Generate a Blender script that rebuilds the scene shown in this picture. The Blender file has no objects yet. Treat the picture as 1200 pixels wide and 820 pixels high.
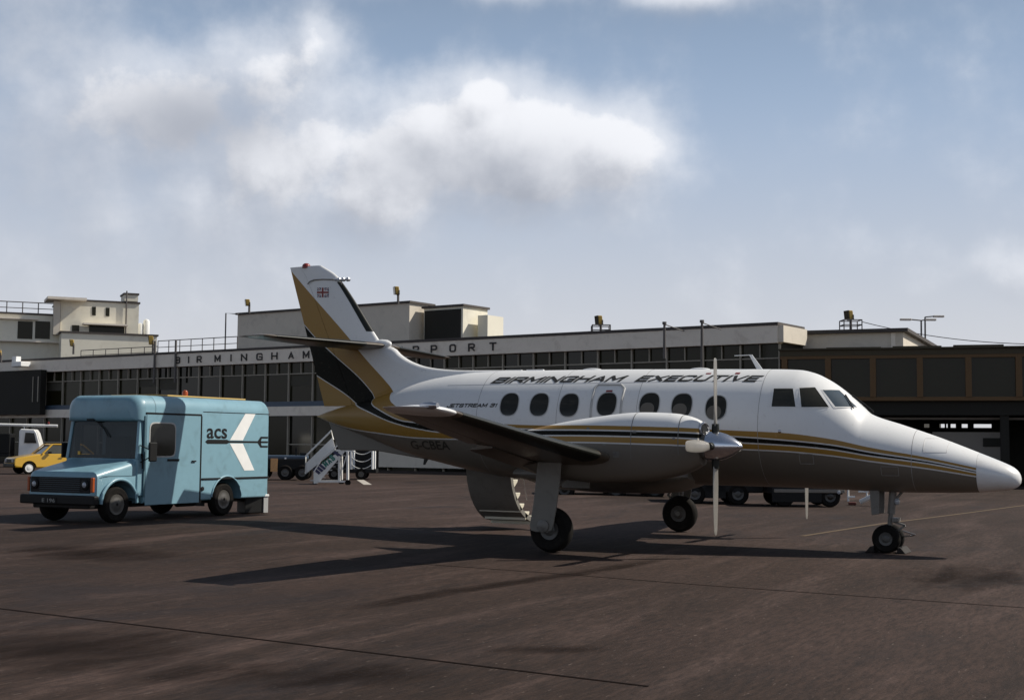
import bpy, bmesh, math, random
from mathutils import Vector, Matrix
random.seed(7)
R_ = math.radians
SC = bpy.context.scene
COL = SC.collection

# ------------------------------------------------------------------ camera
F_PX = 1559.69
CAM = Vector((2.43449687, -22.14174896, 1.69876958))
CR = Vector((0.88973978, 0.45639978, 0.00789743))
CU = Vector((0.02514923, -0.066288, 0.99748354))
CF = Vector((-0.45577477, 0.88730217, 0.07045717))
cd = bpy.data.cameras.new('camera')
cam = bpy.data.objects.new('camera', cd)
COL.objects.link(cam)
cd.sensor_fit = 'HORIZONTAL'
cd.sensor_width = 36.0
cd.lens = F_PX / 1200 * 36.0
cd.clip_end = 3000
M = Matrix((CR, CU, -CF)).transposed().to_4x4()
M.translation = CAM
cam.matrix_world = M
SC.camera = cam

# ------------------------------------------------------------------ light
SUN_AZ, SUN_EL = 39.0, 41.7
SUN = Vector((math.cos(R_(SUN_EL)) * math.cos(R_(SUN_AZ)), math.cos(R_(SUN_EL)) * math.sin(R_(SUN_AZ)), math.sin(R_(SUN_EL))))
ld = bpy.data.lights.new('sun', 'SUN')
ld.energy = 5.0
ld.angle = R_(0.5)
ld.color = (1.0, 0.94, 0.84)
lo = bpy.data.objects.new('sun', ld)
COL.objects.link(lo)
lo.rotation_euler = SUN.to_track_quat('Z', 'Y').to_euler()
lo.location = SUN * 60
SC.view_settings.view_transform = 'Standard'
SC.view_settings.look = 'None'
SC.view_settings.gamma = 1
SC.view_settings.exposure = 0.0
SKY_STRENGTH = 0.05

W = bpy.data.worlds.new('World')
SC.world = W
W.use_nodes = True
nt = W.node_tree
for n in list(nt.nodes):
    nt.nodes.remove(n)


def N(tree, typ, **kw):
    n = tree.nodes.new(typ)
    for k, v in kw.items():
        setattr(n, k, v)
    return n


def mth(tree, op, a, b=None, c=None, clamp=False):
    n = tree.nodes.new('ShaderNodeMath')
    n.operation = op
    n.use_clamp = clamp
    for i, v in enumerate((a, b, c)):
        if v is None:
            continue
        if isinstance(v, (int, float)):
            n.inputs[i].default_value = v
        else:
            tree.links.new(v, n.inputs[i])
    return n.outputs[0]


def mixc(tree, f, a, b, blend='MIX'):
    n = tree.nodes.new('ShaderNodeMix')
    n.data_type = 'RGBA'
    n.blend_type = blend
    for s, v in ((n.inputs[0], f), (n.inputs[6], a), (n.inputs[7], b)):
        if isinstance(v, (int, float)):
            s.default_value = v
        elif isinstance(v, (tuple, list)):
            s.default_value = tuple(v) if len(v) == 4 else tuple(v) + (1,)
        else:
            tree.links.new(v, s)
    return n.outputs[2]


def smooth(tree, v, a, b):
    n = tree.nodes.new('ShaderNodeMapRange')
    n.interpolation_type = 'SMOOTHSTEP'
    tree.links.new(v, n.inputs[0])
    n.inputs[1].default_value = a
    n.inputs[2].default_value = b
    return n.outputs[0]


def noise(tree, vec, scale, detail=6, rough=0.55, dist=0.0):
    n = tree.nodes.new('ShaderNodeTexNoise')
    n.inputs['Scale'].default_value = scale
    n.inputs['Detail'].default_value = detail
    n.inputs['Roughness'].default_value = rough
    n.inputs['Distortion'].default_value = dist
    if vec is not None:
        tree.links.new(vec, n.inputs['Vector'])
    return n.outputs[0]


def build_world():
    out = N(nt, 'ShaderNodeOutputWorld')
    bg = N(nt, 'ShaderNodeBackground')
    sky = N(nt, 'ShaderNodeTexSky', sky_type='NISHITA')
    sky.sun_disc = False
    sky.sun_elevation = R_(SUN_EL)
    sky.sun_rotation = R_(90 - SUN_AZ)
    sky.air_density = 1.0
    sky.dust_density = 1.2
    sky.ozone_density = 1.2
    tc = N(nt, 'ShaderNodeTexCoord')
    sx = N(nt, 'ShaderNodeSeparateXYZ')
    nt.links.new(tc.outputs['Generated'], sx.inputs[0])
    X, Y, Z = sx.outputs
    # azimuth (to the right of the terminal) and elevation of the sky direction, radians
    fh = Vector((CF.x, CF.y)).normalized()
    rh = Vector((fh.y, -fh.x))
    a = mth(nt, 'ADD', mth(nt, 'MULTIPLY', X, rh.x), mth(nt, 'MULTIPLY', Y, rh.y))
    b = mth(nt, 'ADD', mth(nt, 'MULTIPLY', X, fh.x), mth(nt, 'MULTIPLY', Y, fh.y))
    az = mth(nt, 'ARCTAN2', a, b)
    el = mth(nt, 'ARCSINE', Z)
    # clouds: (azimuth, elevation, half widths, weight)
    blobs = [(0.0064, 0.2179, 0.0994, 0.0462, 1.10), (-0.0513, 0.2308, 0.0577, 0.0397, 1.00), (0.0609, 0.2192, 0.0577, 0.0359, 1.00), (-0.0833, 0.2083, 0.0577, 0.0423, 0.95), (-0.0244, 0.2577, 0.0295, 0.0218, 0.85), (-0.1526, 0.2872, 0.0295, 0.0372, 0.72), (-0.1859, 0.2596, 0.0641, 0.0481, 0.85), (-0.1731, 0.2083, 0.0769, 0.0513, 0.95), (-0.1090, 0.1859, 0.0609, 0.0397, 0.85), (-0.2468, 0.2372, 0.0705, 0.0545, 0.88), (-0.2244, 0.1731, 0.0577, 0.0385, 0.68), (-0.3269, 0.2179, 0.1282, 0.1090, 0.58), (-0.3462, 0.2949, 0.0769, 0.0641, 0.45), (-0.2372, 0.1474, 0.0962, 0.0288, 0.42), (0.1282, 0.3321, 0.0577, 0.0167, 0.72), (0.0000, 0.3365, 0.0769, 0.0154, 0.45), (-0.1090, 0.3333, 0.0577, 0.0128, 0.40), (0.3782, 0.1250, 0.0769, 0.0269, 0.50), (0.2692, 0.1474, 0.0769, 0.0192, 0.30), (0.1731, 0.2244, 0.0769, 0.0321, 0.26),
             (0.9, 0.25, 0.25, 0.08, 0.9), (-1.1, 0.3, 0.3, 0.1, 0.9), (2.6, 0.3, 0.4, 0.12, 0.5), (-2.4, 0.28, 0.4, 0.1, 0.5)]
    cores = [(-0.2404, 0.2308, 0.0577, 0.0282, 0.88), (-0.0096, 0.2051, 0.0673, 0.0218, 0.50), (-0.0705, 0.2077, 0.0417, 0.0218, 0.46), (-0.3590, 0.1859, 0.0897, 0.0705, 0.55), (-0.3590, 0.2949, 0.0769, 0.0513, 0.50), (0.0577, 0.1955, 0.0385, 0.0160, 0.28), (-0.1923, 0.1506, 0.0769, 0.0256, 0.35)]

    def field(daz, del_):
        A = mth(nt, 'ADD', az, daz)
        E = mth(nt, 'ADD', el, del_)
        cv = N(nt, 'ShaderNodeCombineXYZ')
        nt.links.new(A, cv.inputs[0])
        nt.links.new(E, cv.inputs[1])
        n1 = noise(nt, cv.outputs[0], 14.0, 8, 0.56, 0.0)
        n2 = noise(nt, cv.outputs[0], 6.0, 3, 0.5, 0.0)
        cur = None
        for (a0, e0, sa, se, w) in blobs:
            u = mth(nt, 'MULTIPLY', mth(nt, 'SUBTRACT', A, a0), 1 / sa)
            v = mth(nt, 'MULTIPLY', mth(nt, 'SUBTRACT', E, e0), 1 / se)
            d = mth(nt, 'ADD', mth(nt, 'MULTIPLY', u, u), mth(nt, 'MULTIPLY', v, v))
            g = mth(nt, 'MULTIPLY', mth(nt, 'EXPONENT', mth(nt, 'MULTIPLY', d, -0.7)), w)
            cur = g if cur is None else mth(nt, 'SMOOTH_MAX', cur, g, 0.25)
        return mth(nt, 'ADD', cur, mth(nt, 'ADD', mth(nt, 'MULTIPLY', mth(nt, 'SUBTRACT', n1, 0.5), 0.95), mth(nt, 'MULTIPLY', mth(nt, 'SUBTRACT', n2, 0.5), 0.5)))
    d0 = field(0.0, 0.0)
    d1 = field(0.012, 0.020)        # a little nearer to the sun
    cover = mth(nt, 'MAXIMUM', mth(nt, 'MULTIPLY', smooth(nt, d0, 0.10, 0.80), 0.72), smooth(nt, d0, 0.48, 0.80))
    lit = mth(nt, 'SUBTRACT', d0, d1)
    shade = smooth(nt, lit, -0.50, 0.36)
    core = None
    for (a0, e0, sa, se, w) in cores:       # the cloud's own shaded underside
        u = mth(nt, 'MULTIPLY', mth(nt, 'SUBTRACT', az, a0), 1 / sa)
        v = mth(nt, 'MULTIPLY', mth(nt, 'SUBTRACT', el, e0), 1 / se)
        g = mth(nt, 'MULTIPLY', mth(nt, 'EXPONENT', mth(nt, 'MULTIPLY', mth(nt, 'ADD', mth(nt, 'MULTIPLY', u, u), mth(nt, 'MULTIPLY', v, v)), -0.8)), w)
        core = g if core is None else mth(nt, 'MAXIMUM', core, g)
    shade = mth(nt, 'MULTIPLY', shade, mth(nt, 'SUBTRACT', 1.0, core))
    ccol = mixc(nt, shade, (7.9, 8.5, 9.9), (18.4, 18.7, 19.6))
    # haze that pales the lower sky; the zenith stays the clear sky's own blue
    hz = mth(nt, 'SUBTRACT', 0.95, mth(nt, 'MULTIPLY', smooth(nt, Z, 0.20, 0.48), 0.85))
    low = mixc(nt, smooth(nt, Z, 0.0, 0.30), (13.9, 14.0, 14.6), (7.1, 9.4, 13.0))
    low = mixc(nt, 1.0, low, mth(nt, 'SUBTRACT', 1.08, mth(nt, 'MULTIPLY', smooth(nt, b, -0.5, 0.4), 0.08)), 'MULTIPLY')
    base = mixc(nt, hz, sky.outputs[0], low)
    fin = mixc(nt, cover, base, ccol)
    nt.links.new(fin, bg.inputs[0])
    bg.inputs[1].default_value = SKY_STRENGTH
    nt.links.new(bg.outputs[0], out.inputs[0])


build_world()

# ------------------------------------------------------------------ helpers
def dirpx(px, py):
    return CF + CR * ((px - 600) / F_PX) - CU * ((py - 410) / F_PX)


def dep(px, py, D):
    return CAM + dirpx(px, py) * D


def onY(px, py, y):
    d = dirpx(px, py)
    return CAM + d * ((y - CAM.y) / d.y)


def onX(px, py, x):
    d = dirpx(px, py)
    return CAM + d * ((x - CAM.x) / d.x)


def onZ(px, py, z=0.0):
    d = dirpx(px, py)
    return CAM + d * ((z - CAM.z) / d.z)


def sstep(a, b, x):
    t = min(1, max(0, (x - a) / (b - a)))
    return t * t * (3 - 2 * t)


def GZ(x):                      # the apron is graded: a little higher towards the van
    return 0.1635 * sstep(-8.0, -15.0, x)


def pchip(pts):
    pts = sorted(pts)
    xs = [p[0] for p in pts]
    ys = [p[1] for p in pts]
    n = len(xs)
    d = [(ys[i + 1] - ys[i]) / (xs[i + 1] - xs[i]) for i in range(n - 1)]
    m = [d[0]] + [0 if d[i - 1] * d[i] <= 0 else 2 * d[i - 1] * d[i] / (d[i - 1] + d[i]) for i in range(1, n - 1)] + [d[-1]]

    def f(x):
        if x <= xs[0]:
            return ys[0] + m[0] * (x - xs[0])
        if x >= xs[-1]:
            return ys[-1] + m[-1] * (x - xs[-1])
        i = max(j for j in range(n - 1) if xs[j] <= x)
        h = xs[i + 1] - xs[i]
        t = (x - xs[i]) / h
        return ((1 + 2 * t) * (1 - t) ** 2 * ys[i] + t * (1 - t) ** 2 * h * m[i] + t * t * (3 - 2 * t) * ys[i + 1] + t * t * (t - 1) * h * m[i + 1])
    return f


class MB:
    def __init__(s):
        s.v, s.f, s.m = [], [], []

    def add(s, vs, fs, mi=0):
        o = len(s.v)
        s.v += [tuple(p) for p in vs]
        s.f += [tuple(i + o for i in q) for q in fs]
        s.m += [mi] * len(fs)
        return s

    def hexa(s, b, t, mi=0):        # 4 bottom points, 4 top points (same order)
        return s.add(list(b) + list(t), [(3, 2, 1, 0), (4, 5, 6, 7), (0, 1, 5, 4), (1, 2, 6, 5), (2, 3, 7, 6), (3, 0, 4, 7)], mi)

    def box(s, x0, x1, y0, y1, z0, z1, mi=0):
        return s.hexa([(x0, y0, z0), (x1, y0, z0), (x1, y1, z0), (x0, y1, z0)], [(x0, y0, z1), (x1, y0, z1), (x1, y1, z1), (x0, y1, z1)], mi)

    def obox(s, o, ax, ay, az, mi=0):   # origin + three edge vectors
        o, ax, ay, az = Vector(o), Vector(ax), Vector(ay), Vector(az)
        b = [o, o + ax, o + ax + ay, o + ay]
        return s.hexa(b, [p + az for p in b], mi)

    def bar(s, a, b, w, h=None, mi=0, up=(0, 0, 1)):
        a, b = Vector(a), Vector(b)
        h = w if h is None else h
        d = (b - a).normalized()
        u = Vector(up)
        if abs(d.dot(u)) > 0.98:
            u = Vector((0, 1, 0))
        sd = d.cross(u).normalized() * (w / 2)
        uu = sd.cross(d).normalized() * (h / 2)
        return s.hexa([a - sd - uu, a + sd - uu, a + sd + uu, a - sd + uu], [b - sd - uu, b + sd - uu, b + sd + uu, b - sd + uu], mi)

    def rings(s, rs, mi=0, cap0=True, cap1=True, closed=True):
        n = len(rs[0])
        vs = [p for r in rs for p in r]
        fs = []
        for i in range(len(rs) - 1):
            for j in range(n if closed else n - 1):
                k = (j + 1) % n
                fs.append((i * n + j, i * n + k, (i + 1) * n + k, (i + 1) * n + j))
        if cap0:
            fs.append(tuple(range(n))[::-1])
        if cap1:
            fs.append(tuple((len(rs) - 1) * n + j for j in range(n)))
        return s.add(vs, fs, mi)

    def tube(s, pts, r, n=8, mi=0, cap=True):
        pts = [Vector(p) for p in pts]
        rr = r if isinstance(r, (list, tuple)) else [r] * len(pts)
        rs = []
        for i, p in enumerate(pts):
            t = (pts[min(i + 1, len(pts) - 1)] - pts[max(i - 1, 0)]).normalized()
            u = Vector((0, 0, 1)) if abs(t.z) < 0.9 else Vector((1, 0, 0))
            a = t.cross(u).normalized()
            b = a.cross(t).normalized()
            rs.append([p + a * (rr[i] * math.cos(2 * math.pi * k / n)) + b * (rr[i] * math.sin(2 * math.pi * k / n)) for k in range(n)])
        return s.rings(rs, mi, cap, cap)

    def lathe(s, prof, c, axis, n=24, mi=0, cap0=True, cap1=True):   # prof: (radius, distance along the axis)
        c, ax = Vector(c), Vector(axis).normalized()
        u = Vector((0, 0, 1)) if abs(ax.z) < 0.9 else Vector((1, 0, 0))
        a = ax.cross(u).normalized()
        b = a.cross(ax).normalized()
        rs = [[c + ax * h + a * (r * math.cos(2 * math.pi * k / n)) + b * (r * math.sin(2 * math.pi * k / n)) for k in range(n)] for r, h in prof]
        return s.rings(rs, mi, cap0, cap1)

    def prism(s, poly, vec, mi=0):
        poly = [Vector(p) for p in poly]
        v = Vector(vec)
        return s.rings([poly, [p + v for p in poly]], mi)

    def mirrored(s):
        m = MB()
        m.v = [(x, -y, z) for x, y, z in s.v]
        m.f = [q[::-1] for q in s.f]
        m.m = list(s.m)
        return m

    def build(s, name, mats, parent=None, smooth=None, bevel=None, recalc=True):
        me = bpy.data.meshes.new(name)
        o = Vector((0, 0, 0)) if parent is None else ROOT[parent.name]
        me.from_pydata([(x - o.x, y - o.y, z - o.z) for x, y, z in s.v], [], s.f)
        mats = mats if isinstance(mats, (list, tuple)) else [mats]
        for m in mats:
            me.materials.append(m)
        me.polygons.foreach_set('material_index', s.m)
        if recalc:
            bm = bmesh.new()
            bm.from_mesh(me)
            bmesh.ops.recalc_face_normals(bm, faces=bm.faces)
            bm.to_mesh(me)
            bm.free()
        if smooth is not None:
            me.polygons.foreach_set('use_smooth', [True] * len(me.polygons))
            me.set_sharp_from_angle(angle=R_(smooth))
        me.update()
        ob = bpy.data.objects.new(name, me)
        COL.objects.link(ob)
        if parent is not None:
            ob.parent = parent
            ROOT[ob.name] = ROOT[parent.name]
        if bevel:
            b = ob.modifiers.new('edge', 'BEVEL')
            b.width = bevel
            b.segments = 3
            b.limit_method = 'ANGLE'
            b.angle_limit = R_(35)
            me.polygons.foreach_set('use_smooth', [True] * len(me.polygons))
            b.harden_normals = True
        return ob


ROOT = {}


def thing(name, loc, label, cat, group=None):
    o = bpy.data.objects.new(name, None)
    o.empty_display_size = 0.2
    COL.objects.link(o)
    o.location = loc
    ROOT[o.name] = Vector(loc)
    return tag(o, label, cat, group)


def tag(o, label=None, cat=None, group=None, kind=None):
    for k, v in (('label', label), ('category', cat), ('group', group), ('kind', kind)):
        if v:
            o[k] = v
    return o


def cut(ob, cutter):
    """take a cutter's volume out of a mesh and drop the cutter"""
    c = cutter.build('cutter', ob.data.materials[0] if len(ob.data.materials) else None)
    c.location = -ROOT.get(ob.name, Vector((0, 0, 0)))
    par = ob.parent
    ob.parent = None
    m = ob.modifiers.new('cut', 'BOOLEAN')
    m.operation = 'DIFFERENCE'
    m.solver = 'EXACT'
    m.object = c
    bpy.context.view_layer.update()
    dg = bpy.context.evaluated_depsgraph_get()
    me = bpy.data.meshes.new_from_object(ob.evaluated_get(dg))
    old = ob.data
    ob.modifiers.clear()
    ob.data = me
    me.name = old.name
    ob.parent = par
    bpy.data.objects.remove(c)
    me.polygons.foreach_set('use_smooth', [True] * len(me.polygons))
    me.set_sharp_from_angle(angle=R_(32))


def text2d(body, bold=0.0, spacing=1.0):
    """flat filled text as (verts2d, faces), cap height normalised to 1, left edge at 0"""
    cu = bpy.data.curves.new('t', 'FONT')
    cu.body = body
    cu.offset = bold
    cu.space_character = spacing
    cu.resolution_u = 3
    ob = bpy.data.objects.new('t', cu)
    COL.objects.link(ob)
    bpy.context.view_layer.update()
    me = bpy.data.meshes.new_from_object(ob.evaluated_get(bpy.context.evaluated_depsgraph_get()))
    vs = [(v.co.x, v.co.y) for v in me.vertices]
    fs = [tuple(p.vertices) for p in me.polygons]
    bpy.data.objects.remove(ob)
    bpy.data.curves.remove(cu)
    bpy.data.meshes.remove(me)
    x0 = min(v[0] for v in vs)
    k = 1 / 0.69
    return [((x - x0) * k, y * k) for x, y in vs], fs


def text_mb(body, width, height, fn, bold=0.02, slant=0.0, cuts=0, spacing=1.0):
    """text fitted to width x height, each point mapped by fn(u, v) -> xyz"""
    vs, fs = text2d(body, bold, spacing)
    bm = bmesh.new()
    bv = [bm.verts.new((x, y, 0)) for x, y in vs]
    for q in fs:
        try:
            bm.faces.new([bv[i] for i in q])
        except ValueError:
            pass
    y0, y1 = 0.0, 1.0
    for i in range(cuts):
        y = y0 + (i + 0.5) / cuts * (y1 - y0)
        bmesh.ops.bisect_plane(bm, geom=bm.verts[:] + bm.edges[:] + bm.faces[:], plane_co=(0, y, 0), plane_no=(0, 1, 0))
    w = max(v.co.x for v in bm.verts)
    bm.verts.index_update()
    m = MB()
    sx = (width - abs(slant) * height) / w
    m.add([fn(v.co.x * sx + slant * v.co.y * height, v.co.y * height) for v in bm.verts], [tuple(v.index for v in f.verts) for f in bm.faces])
    bm.free()
    return m


STROKES = {
    'A': [[(0, 0), (.5, 1), (1, 0)], [(.17, .3), (.83, .3)]],
    'B': [[(0, 0), (0, 1), (.8, 1), (1, .87), (1, .64), (.84, .52), (0, .52)], [(.84, .52), (1, .4), (1, .13), (.8, 0), (0, 0)]],
    'C': [[(1, .82), (.82, 1), (.18, 1), (0, .84), (0, .16), (.18, 0), (.82, 0), (1, .18)]],
    'D': [[(0, 0), (0, 1), (.75, 1), (1, .8), (1, .2), (.75, 0), (0, 0)]],
    'E': [[(1, 1), (0, 1), (0, 0), (1, 0)], [(0, .5), (.88, .5)]],
    'G': [[(1, .82), (.82, 1), (.18, 1), (0, .84), (0, .16), (.18, 0), (1, 0), (1, .46), (.52, .46)]],
    'H': [[(0, 0), (0, 1)], [(1, 0), (1, 1)], [(0, .5), (1, .5)]],
    'I': [[(.5, 0), (.5, 1)]],
    'J': [[(1, 1), (1, .16), (.82, 0), (.18, 0), (0, .16), (0, .3)]],
    'M': [[(0, 0), (0, 1)], [(0, 1), (.5, .22), (1, 1)], [(1, 1), (1, 0)]],
    'N': [[(0, 0), (0, 1)], [(0, 1), (1, 0)], [(1, 0), (1, 1)]],
    'O': [[(.5, 0), (.2, 0), (0, .18), (0, .82), (.2, 1), (.8, 1), (1, .82), (1, .18), (.8, 0), (.5, 0)]],
    'P': [[(0, 0), (0, 1), (.8, 1), (1, .86), (1, .56), (.82, .42), (0, .42)]],
    'R': [[(0, 0), (0, 1), (.8, 1), (1, .86), (1, .6), (.82, .46), (0, .46)], [(.5, .46), (1, 0)]],
    'S': [[(1, .8), (.82, 1), (.18, 1), (0, .86), (0, .66), (.18, .53), (.82, .47), (1, .34), (1, .14), (.82, 0), (.18, 0), (0, .2)]],
    'T': [[(0, 1), (1, 1)], [(.5, 1), (.5, 0)]],
    'U': [[(0, 1), (0, .16), (.18, 0), (.82, 0), (1, .16), (1, 1)]],
    'V': [[(0, 1), (.5, 0), (1, 1)]],
    'X': [[(0, 0), (1, 1)], [(0, 1), (1, 0)]],
    '3': [[(0, .84), (.18, 1), (.82, 1), (1, .86), (1, .64), (.84, .52), (.34, .52)], [(.84, .52), (1, .38), (1, .14), (.82, 0), (.18, 0), (0, .16)]],
    '1': [[(.15, .78), (.55, 1), (.55, 0)]],
}
WIDE = {'I': 0.0, 'M': 1.15, '1': 0.5, 'E': 0.85, 'J': 0.8, 'T': 0.95}


def block_text(body, width, height, fn, weight=0.19, slant=0.0, gap=0.30, sub=3):
    """heavy block lettering built from strokes, fitted to width x height, mapped by fn(u, v)"""
    t = weight * height
    units = sum(WIDE.get(c, 1.0) if c != ' ' else 0.6 for c in body)
    fixed = sum(t for c in body if c != ' ') + (len(body) - 1) * gap * t * 1.6
    sx = (width - slant * height - fixed) / units if units else 0.0
    m = MB()
    x = 0.0
    for c in body:
        if c == ' ':
            x += 0.6 * sx + gap * t * 1.6
            continue
        w = WIDE.get(c, 1.0) * sx
        for line in STROKES[c]:
            P = [Vector((x + t / 2 + px * w, t / 2 + py * (height - t))) for px, py in line]
            if c == 'I':
                P = [Vector((x + t / 2, p.y)) for p in P]
            P[0] = P[0] + (P[0] - P[1]).normalized() * t / 2
            P[-1] = P[-1] + (P[-1] - P[-2]).normalized() * t / 2
            L, Q = [], []
            for i, p in enumerate(P):
                a = (p - P[i - 1]).normalized() if i else None
                b = (P[i + 1] - p).normalized() if i < len(P) - 1 else None
                d = (a + b).normalized() if a is not None and b is not None else (a if b is None else b)
                nrm = Vector((-d.y, d.x))
                k = 1.0
                if a is not None and b is not None:
                    k = min(1.6, 1 / max(0.3, Vector((-a.y, a.x)).dot(nrm)))
                L.append(p + nrm * (t / 2 * k))
                Q.append(p - nrm * (t / 2 * k))
            for i in range(len(P) - 1):
                g = []
                for j in range(sub + 1):
                    f = j / sub
                    a, b = L[i].lerp(L[i + 1], f), Q[i].lerp(Q[i + 1], f)
                    row = []
                    for q in (a, b):
                        y = min(max(q.y, 0), height)
                        row.append(fn(q.x + slant * y, y))
                    g.append(row)
                m.rings(g, 0, False, False, closed=False)
        x += w + t + gap * t * 1.6
    return m


# ------------------------------------------------------------------ materials
def mat(name, col, rough=0.5, metal=0.0, var=0.12, vscale=3.0, spec=0.5, coat=0.0, bump=0.0, dirt=None, emit=None):
    m = bpy.data.materials.new(name)
    m.use_nodes = True
    t = m.node_tree
    b = t.nodes['Principled BSDF']
    tc = N(t, 'ShaderNodeTexCoord')
    n1 = noise(t, tc.outputs['Object'], vscale, 5, 0.6)
    k = mth(t, 'ADD', 1 - var, mth(t, 'MULTIPLY', n1, 2 * var))
    c = mixc(t, 1.0, col, k, 'MULTIPLY')
    if dirt:
        n2 = noise(t, tc.outputs['Object'], dirt[1], 6, 0.65, 0.6)
        c = mixc(t, mth(t, 'MULTIPLY', smooth(t, n2, 0.48, 0.75), dirt[2]), c, dirt[0])
    t.links.new(c, b.inputs['Base Color'])
    r = mth(t, 'ADD', rough - 0.06, mth(t, 'MULTIPLY', n1, 0.12))
    t.links.new(r, b.inputs['Roughness'])
    b.inputs['Metallic'].default_value = metal
    b.inputs['Specular IOR Level'].default_value = spec
    b.inputs['Coat Weight'].default_value = coat
    b.inputs['Coat Roughness'].default_value = 0.12
    if bump:
        bn = N(t, 'ShaderNodeBump')
        bn.inputs['Strength'].default_value = bump
        bn.inputs['Distance'].default_value = 0.02
        t.links.new(noise(t, tc.outputs['Object'], vscale * 9, 4), bn.inputs['Height'])
        t.links.new(bn.outputs[0], b.inputs['Normal'])
    if emit:
        b.inputs['Emission Color'].default_value = emit[0] + (1,)
        b.inputs['Emission Strength'].default_value = emit[1]
    return m


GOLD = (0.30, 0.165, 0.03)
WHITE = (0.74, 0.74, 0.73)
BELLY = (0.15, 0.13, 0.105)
m_white = mat('white_gloss_paint', WHITE, 0.32, coat=0.3, var=0.05, dirt=((0.5, 0.46, 0.4), 2.2, 0.25))
m_black = mat('black_paint', (0.012, 0.011, 0.009), 0.35, var=0.2)
m_gold = mat('gold_paint', GOLD, 0.4, var=0.08)
m_rubber = mat('black_rubber', (0.010, 0.009, 0.008), 0.85, var=0.3, vscale=8, spec=0.12, dirt=((0.04, 0.033, 0.027), 6, 0.4))
m_boot = mat('deicing_rubber', (0.012, 0.013, 0.010), 0.42, var=0.2, spec=0.3)
m_metal = mat('bare_metal', (0.52, 0.52, 0.54), 0.28, metal=0.9, var=0.1)
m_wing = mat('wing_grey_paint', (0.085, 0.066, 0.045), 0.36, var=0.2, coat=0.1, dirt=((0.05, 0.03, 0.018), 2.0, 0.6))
m_strut = mat('gear_grey_paint', (0.16, 0.15, 0.135), 0.45, var=0.15, vscale=9, dirt=((0.08, 0.07, 0.06), 7, 0.6))
m_gdoor = mat('gear_door_paint', (0.17, 0.16, 0.14), 0.55, var=0.15, dirt=((0.10, 0.085, 0.07), 5, 0.5))
m_glass = mat('dark_window_glass', (0.022, 0.02, 0.014), 0.07, var=0.5, vscale=2.5, spec=0.35)
m_cglass = mat('cockpit_glass', (0.03, 0.028, 0.02), 0.05, var=0.4, vscale=2.5, spec=0.4)
m_wscreen = mat('windscreen_glass', (0.05, 0.07, 0.085), 0.04, var=0.3, vscale=1.5, spec=0.9)
m_frame = mat('window_rim_grey', (0.42, 0.42, 0.41), 0.4, var=0.1)
m_blade = mat('propeller_blade_paint', (0.27, 0.255, 0.23), 0.35, var=0.15, vscale=6, metal=0.3)
m_bladeback = mat('propeller_blade_black', (0.02, 0.02, 0.02), 0.5)
m_spin = mat('polished_spinner', (0.62, 0.63, 0.67), 0.2, metal=0.95, var=0.08)
m_red = mat('red_lacquer', (0.20, 0.018, 0.014), 0.4)
m_dred = mat('dull_red_paint', (0.11, 0.02, 0.014), 0.6)
m_navy = mat('flag_navy', (0.03, 0.035, 0.10), 0.4)
m_seam = mat('skin_seam_grey', (0.30, 0.29, 0.28), 0.5)
m_seat_lit = mat('lit_seat_tone', (0.11, 0.10, 0.085), 0.8, var=0.2, vscale=9)  # tone of the lit cabin interior, painted on window patches
m_letter = mat('dark_livery_lettering', (0.03, 0.027, 0.02), 0.4)
m_door_in = mat('airstair_lining', (0.66, 0.62, 0.5), 0.5)

m_vblue = mat('van_light_blue_paint', (0.18, 0.322, 0.39), 0.42, var=0.08, coat=0.10, dirt=((0.10, 0.17, 0.19), 2.4, 0.5))
m_vblack = mat('van_black_trim', (0.010, 0.010, 0.010), 0.55, spec=0.2)
m_vseam = mat('van_panel_seam', (0.05, 0.11, 0.14), 0.6)
m_vroof = mat('yellowed_roof_skin', (0.50, 0.33, 0.10), 0.55)
m_vglass = mat('van_window_glass', (0.010, 0.011, 0.009), 0.05, spec=0.28)
m_rail0 = mat('steering_rim', (0.03, 0.03, 0.03), 0.5)
m_clear = mat('clear_windscreen', (0.02, 0.024, 0.02), 0.04, spec=0.4)
m_clear.node_tree.nodes['Principled BSDF'].inputs['Alpha'].default_value = 0.62
m_carglass = mat('car_window_glass', (0.07, 0.07, 0.06), 0.08, var=0.4, vscale=2.5, spec=0.5)
m_amber = mat('amber_lens', (0.34, 0.065, 0.01), 0.3)
m_lens = mat('headlamp_glass', (0.35, 0.37, 0.4), 0.08, spec=0.9)
m_plate = mat('number_plate', (0.24, 0.24, 0.22), 0.5)
m_rim = mat('steel_wheel_rim', (0.07, 0.066, 0.06), 0.45, var=0.2)
m_bluegrille = mat('grille_dark_blue', (0.02, 0.04, 0.055), 0.45)
m_yellowcar = mat('yellow_car_paint', (0.62, 0.36, 0.025), 0.3, coat=0.4, var=0.05)
m_truckwhite = mat('white_van_paint', (0.72, 0.72, 0.7), 0.35, var=0.06)
m_stairwhite = mat('white_stair_paint', (0.74, 0.73, 0.69), 0.45, var=0.08, dirt=((0.4, 0.37, 0.32), 3, 0.5))
m_logoblue = mat('logo_navy', (0.035, 0.035, 0.085), 0.5)
m_logogreen = mat('logo_green', (0.03, 0.19, 0.15), 0.5)
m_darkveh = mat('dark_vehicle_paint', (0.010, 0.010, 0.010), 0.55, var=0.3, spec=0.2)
m_orange = mat('orange_plate', (0.62, 0.33, 0.13), 0.5, var=0.35, vscale=14)

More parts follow.
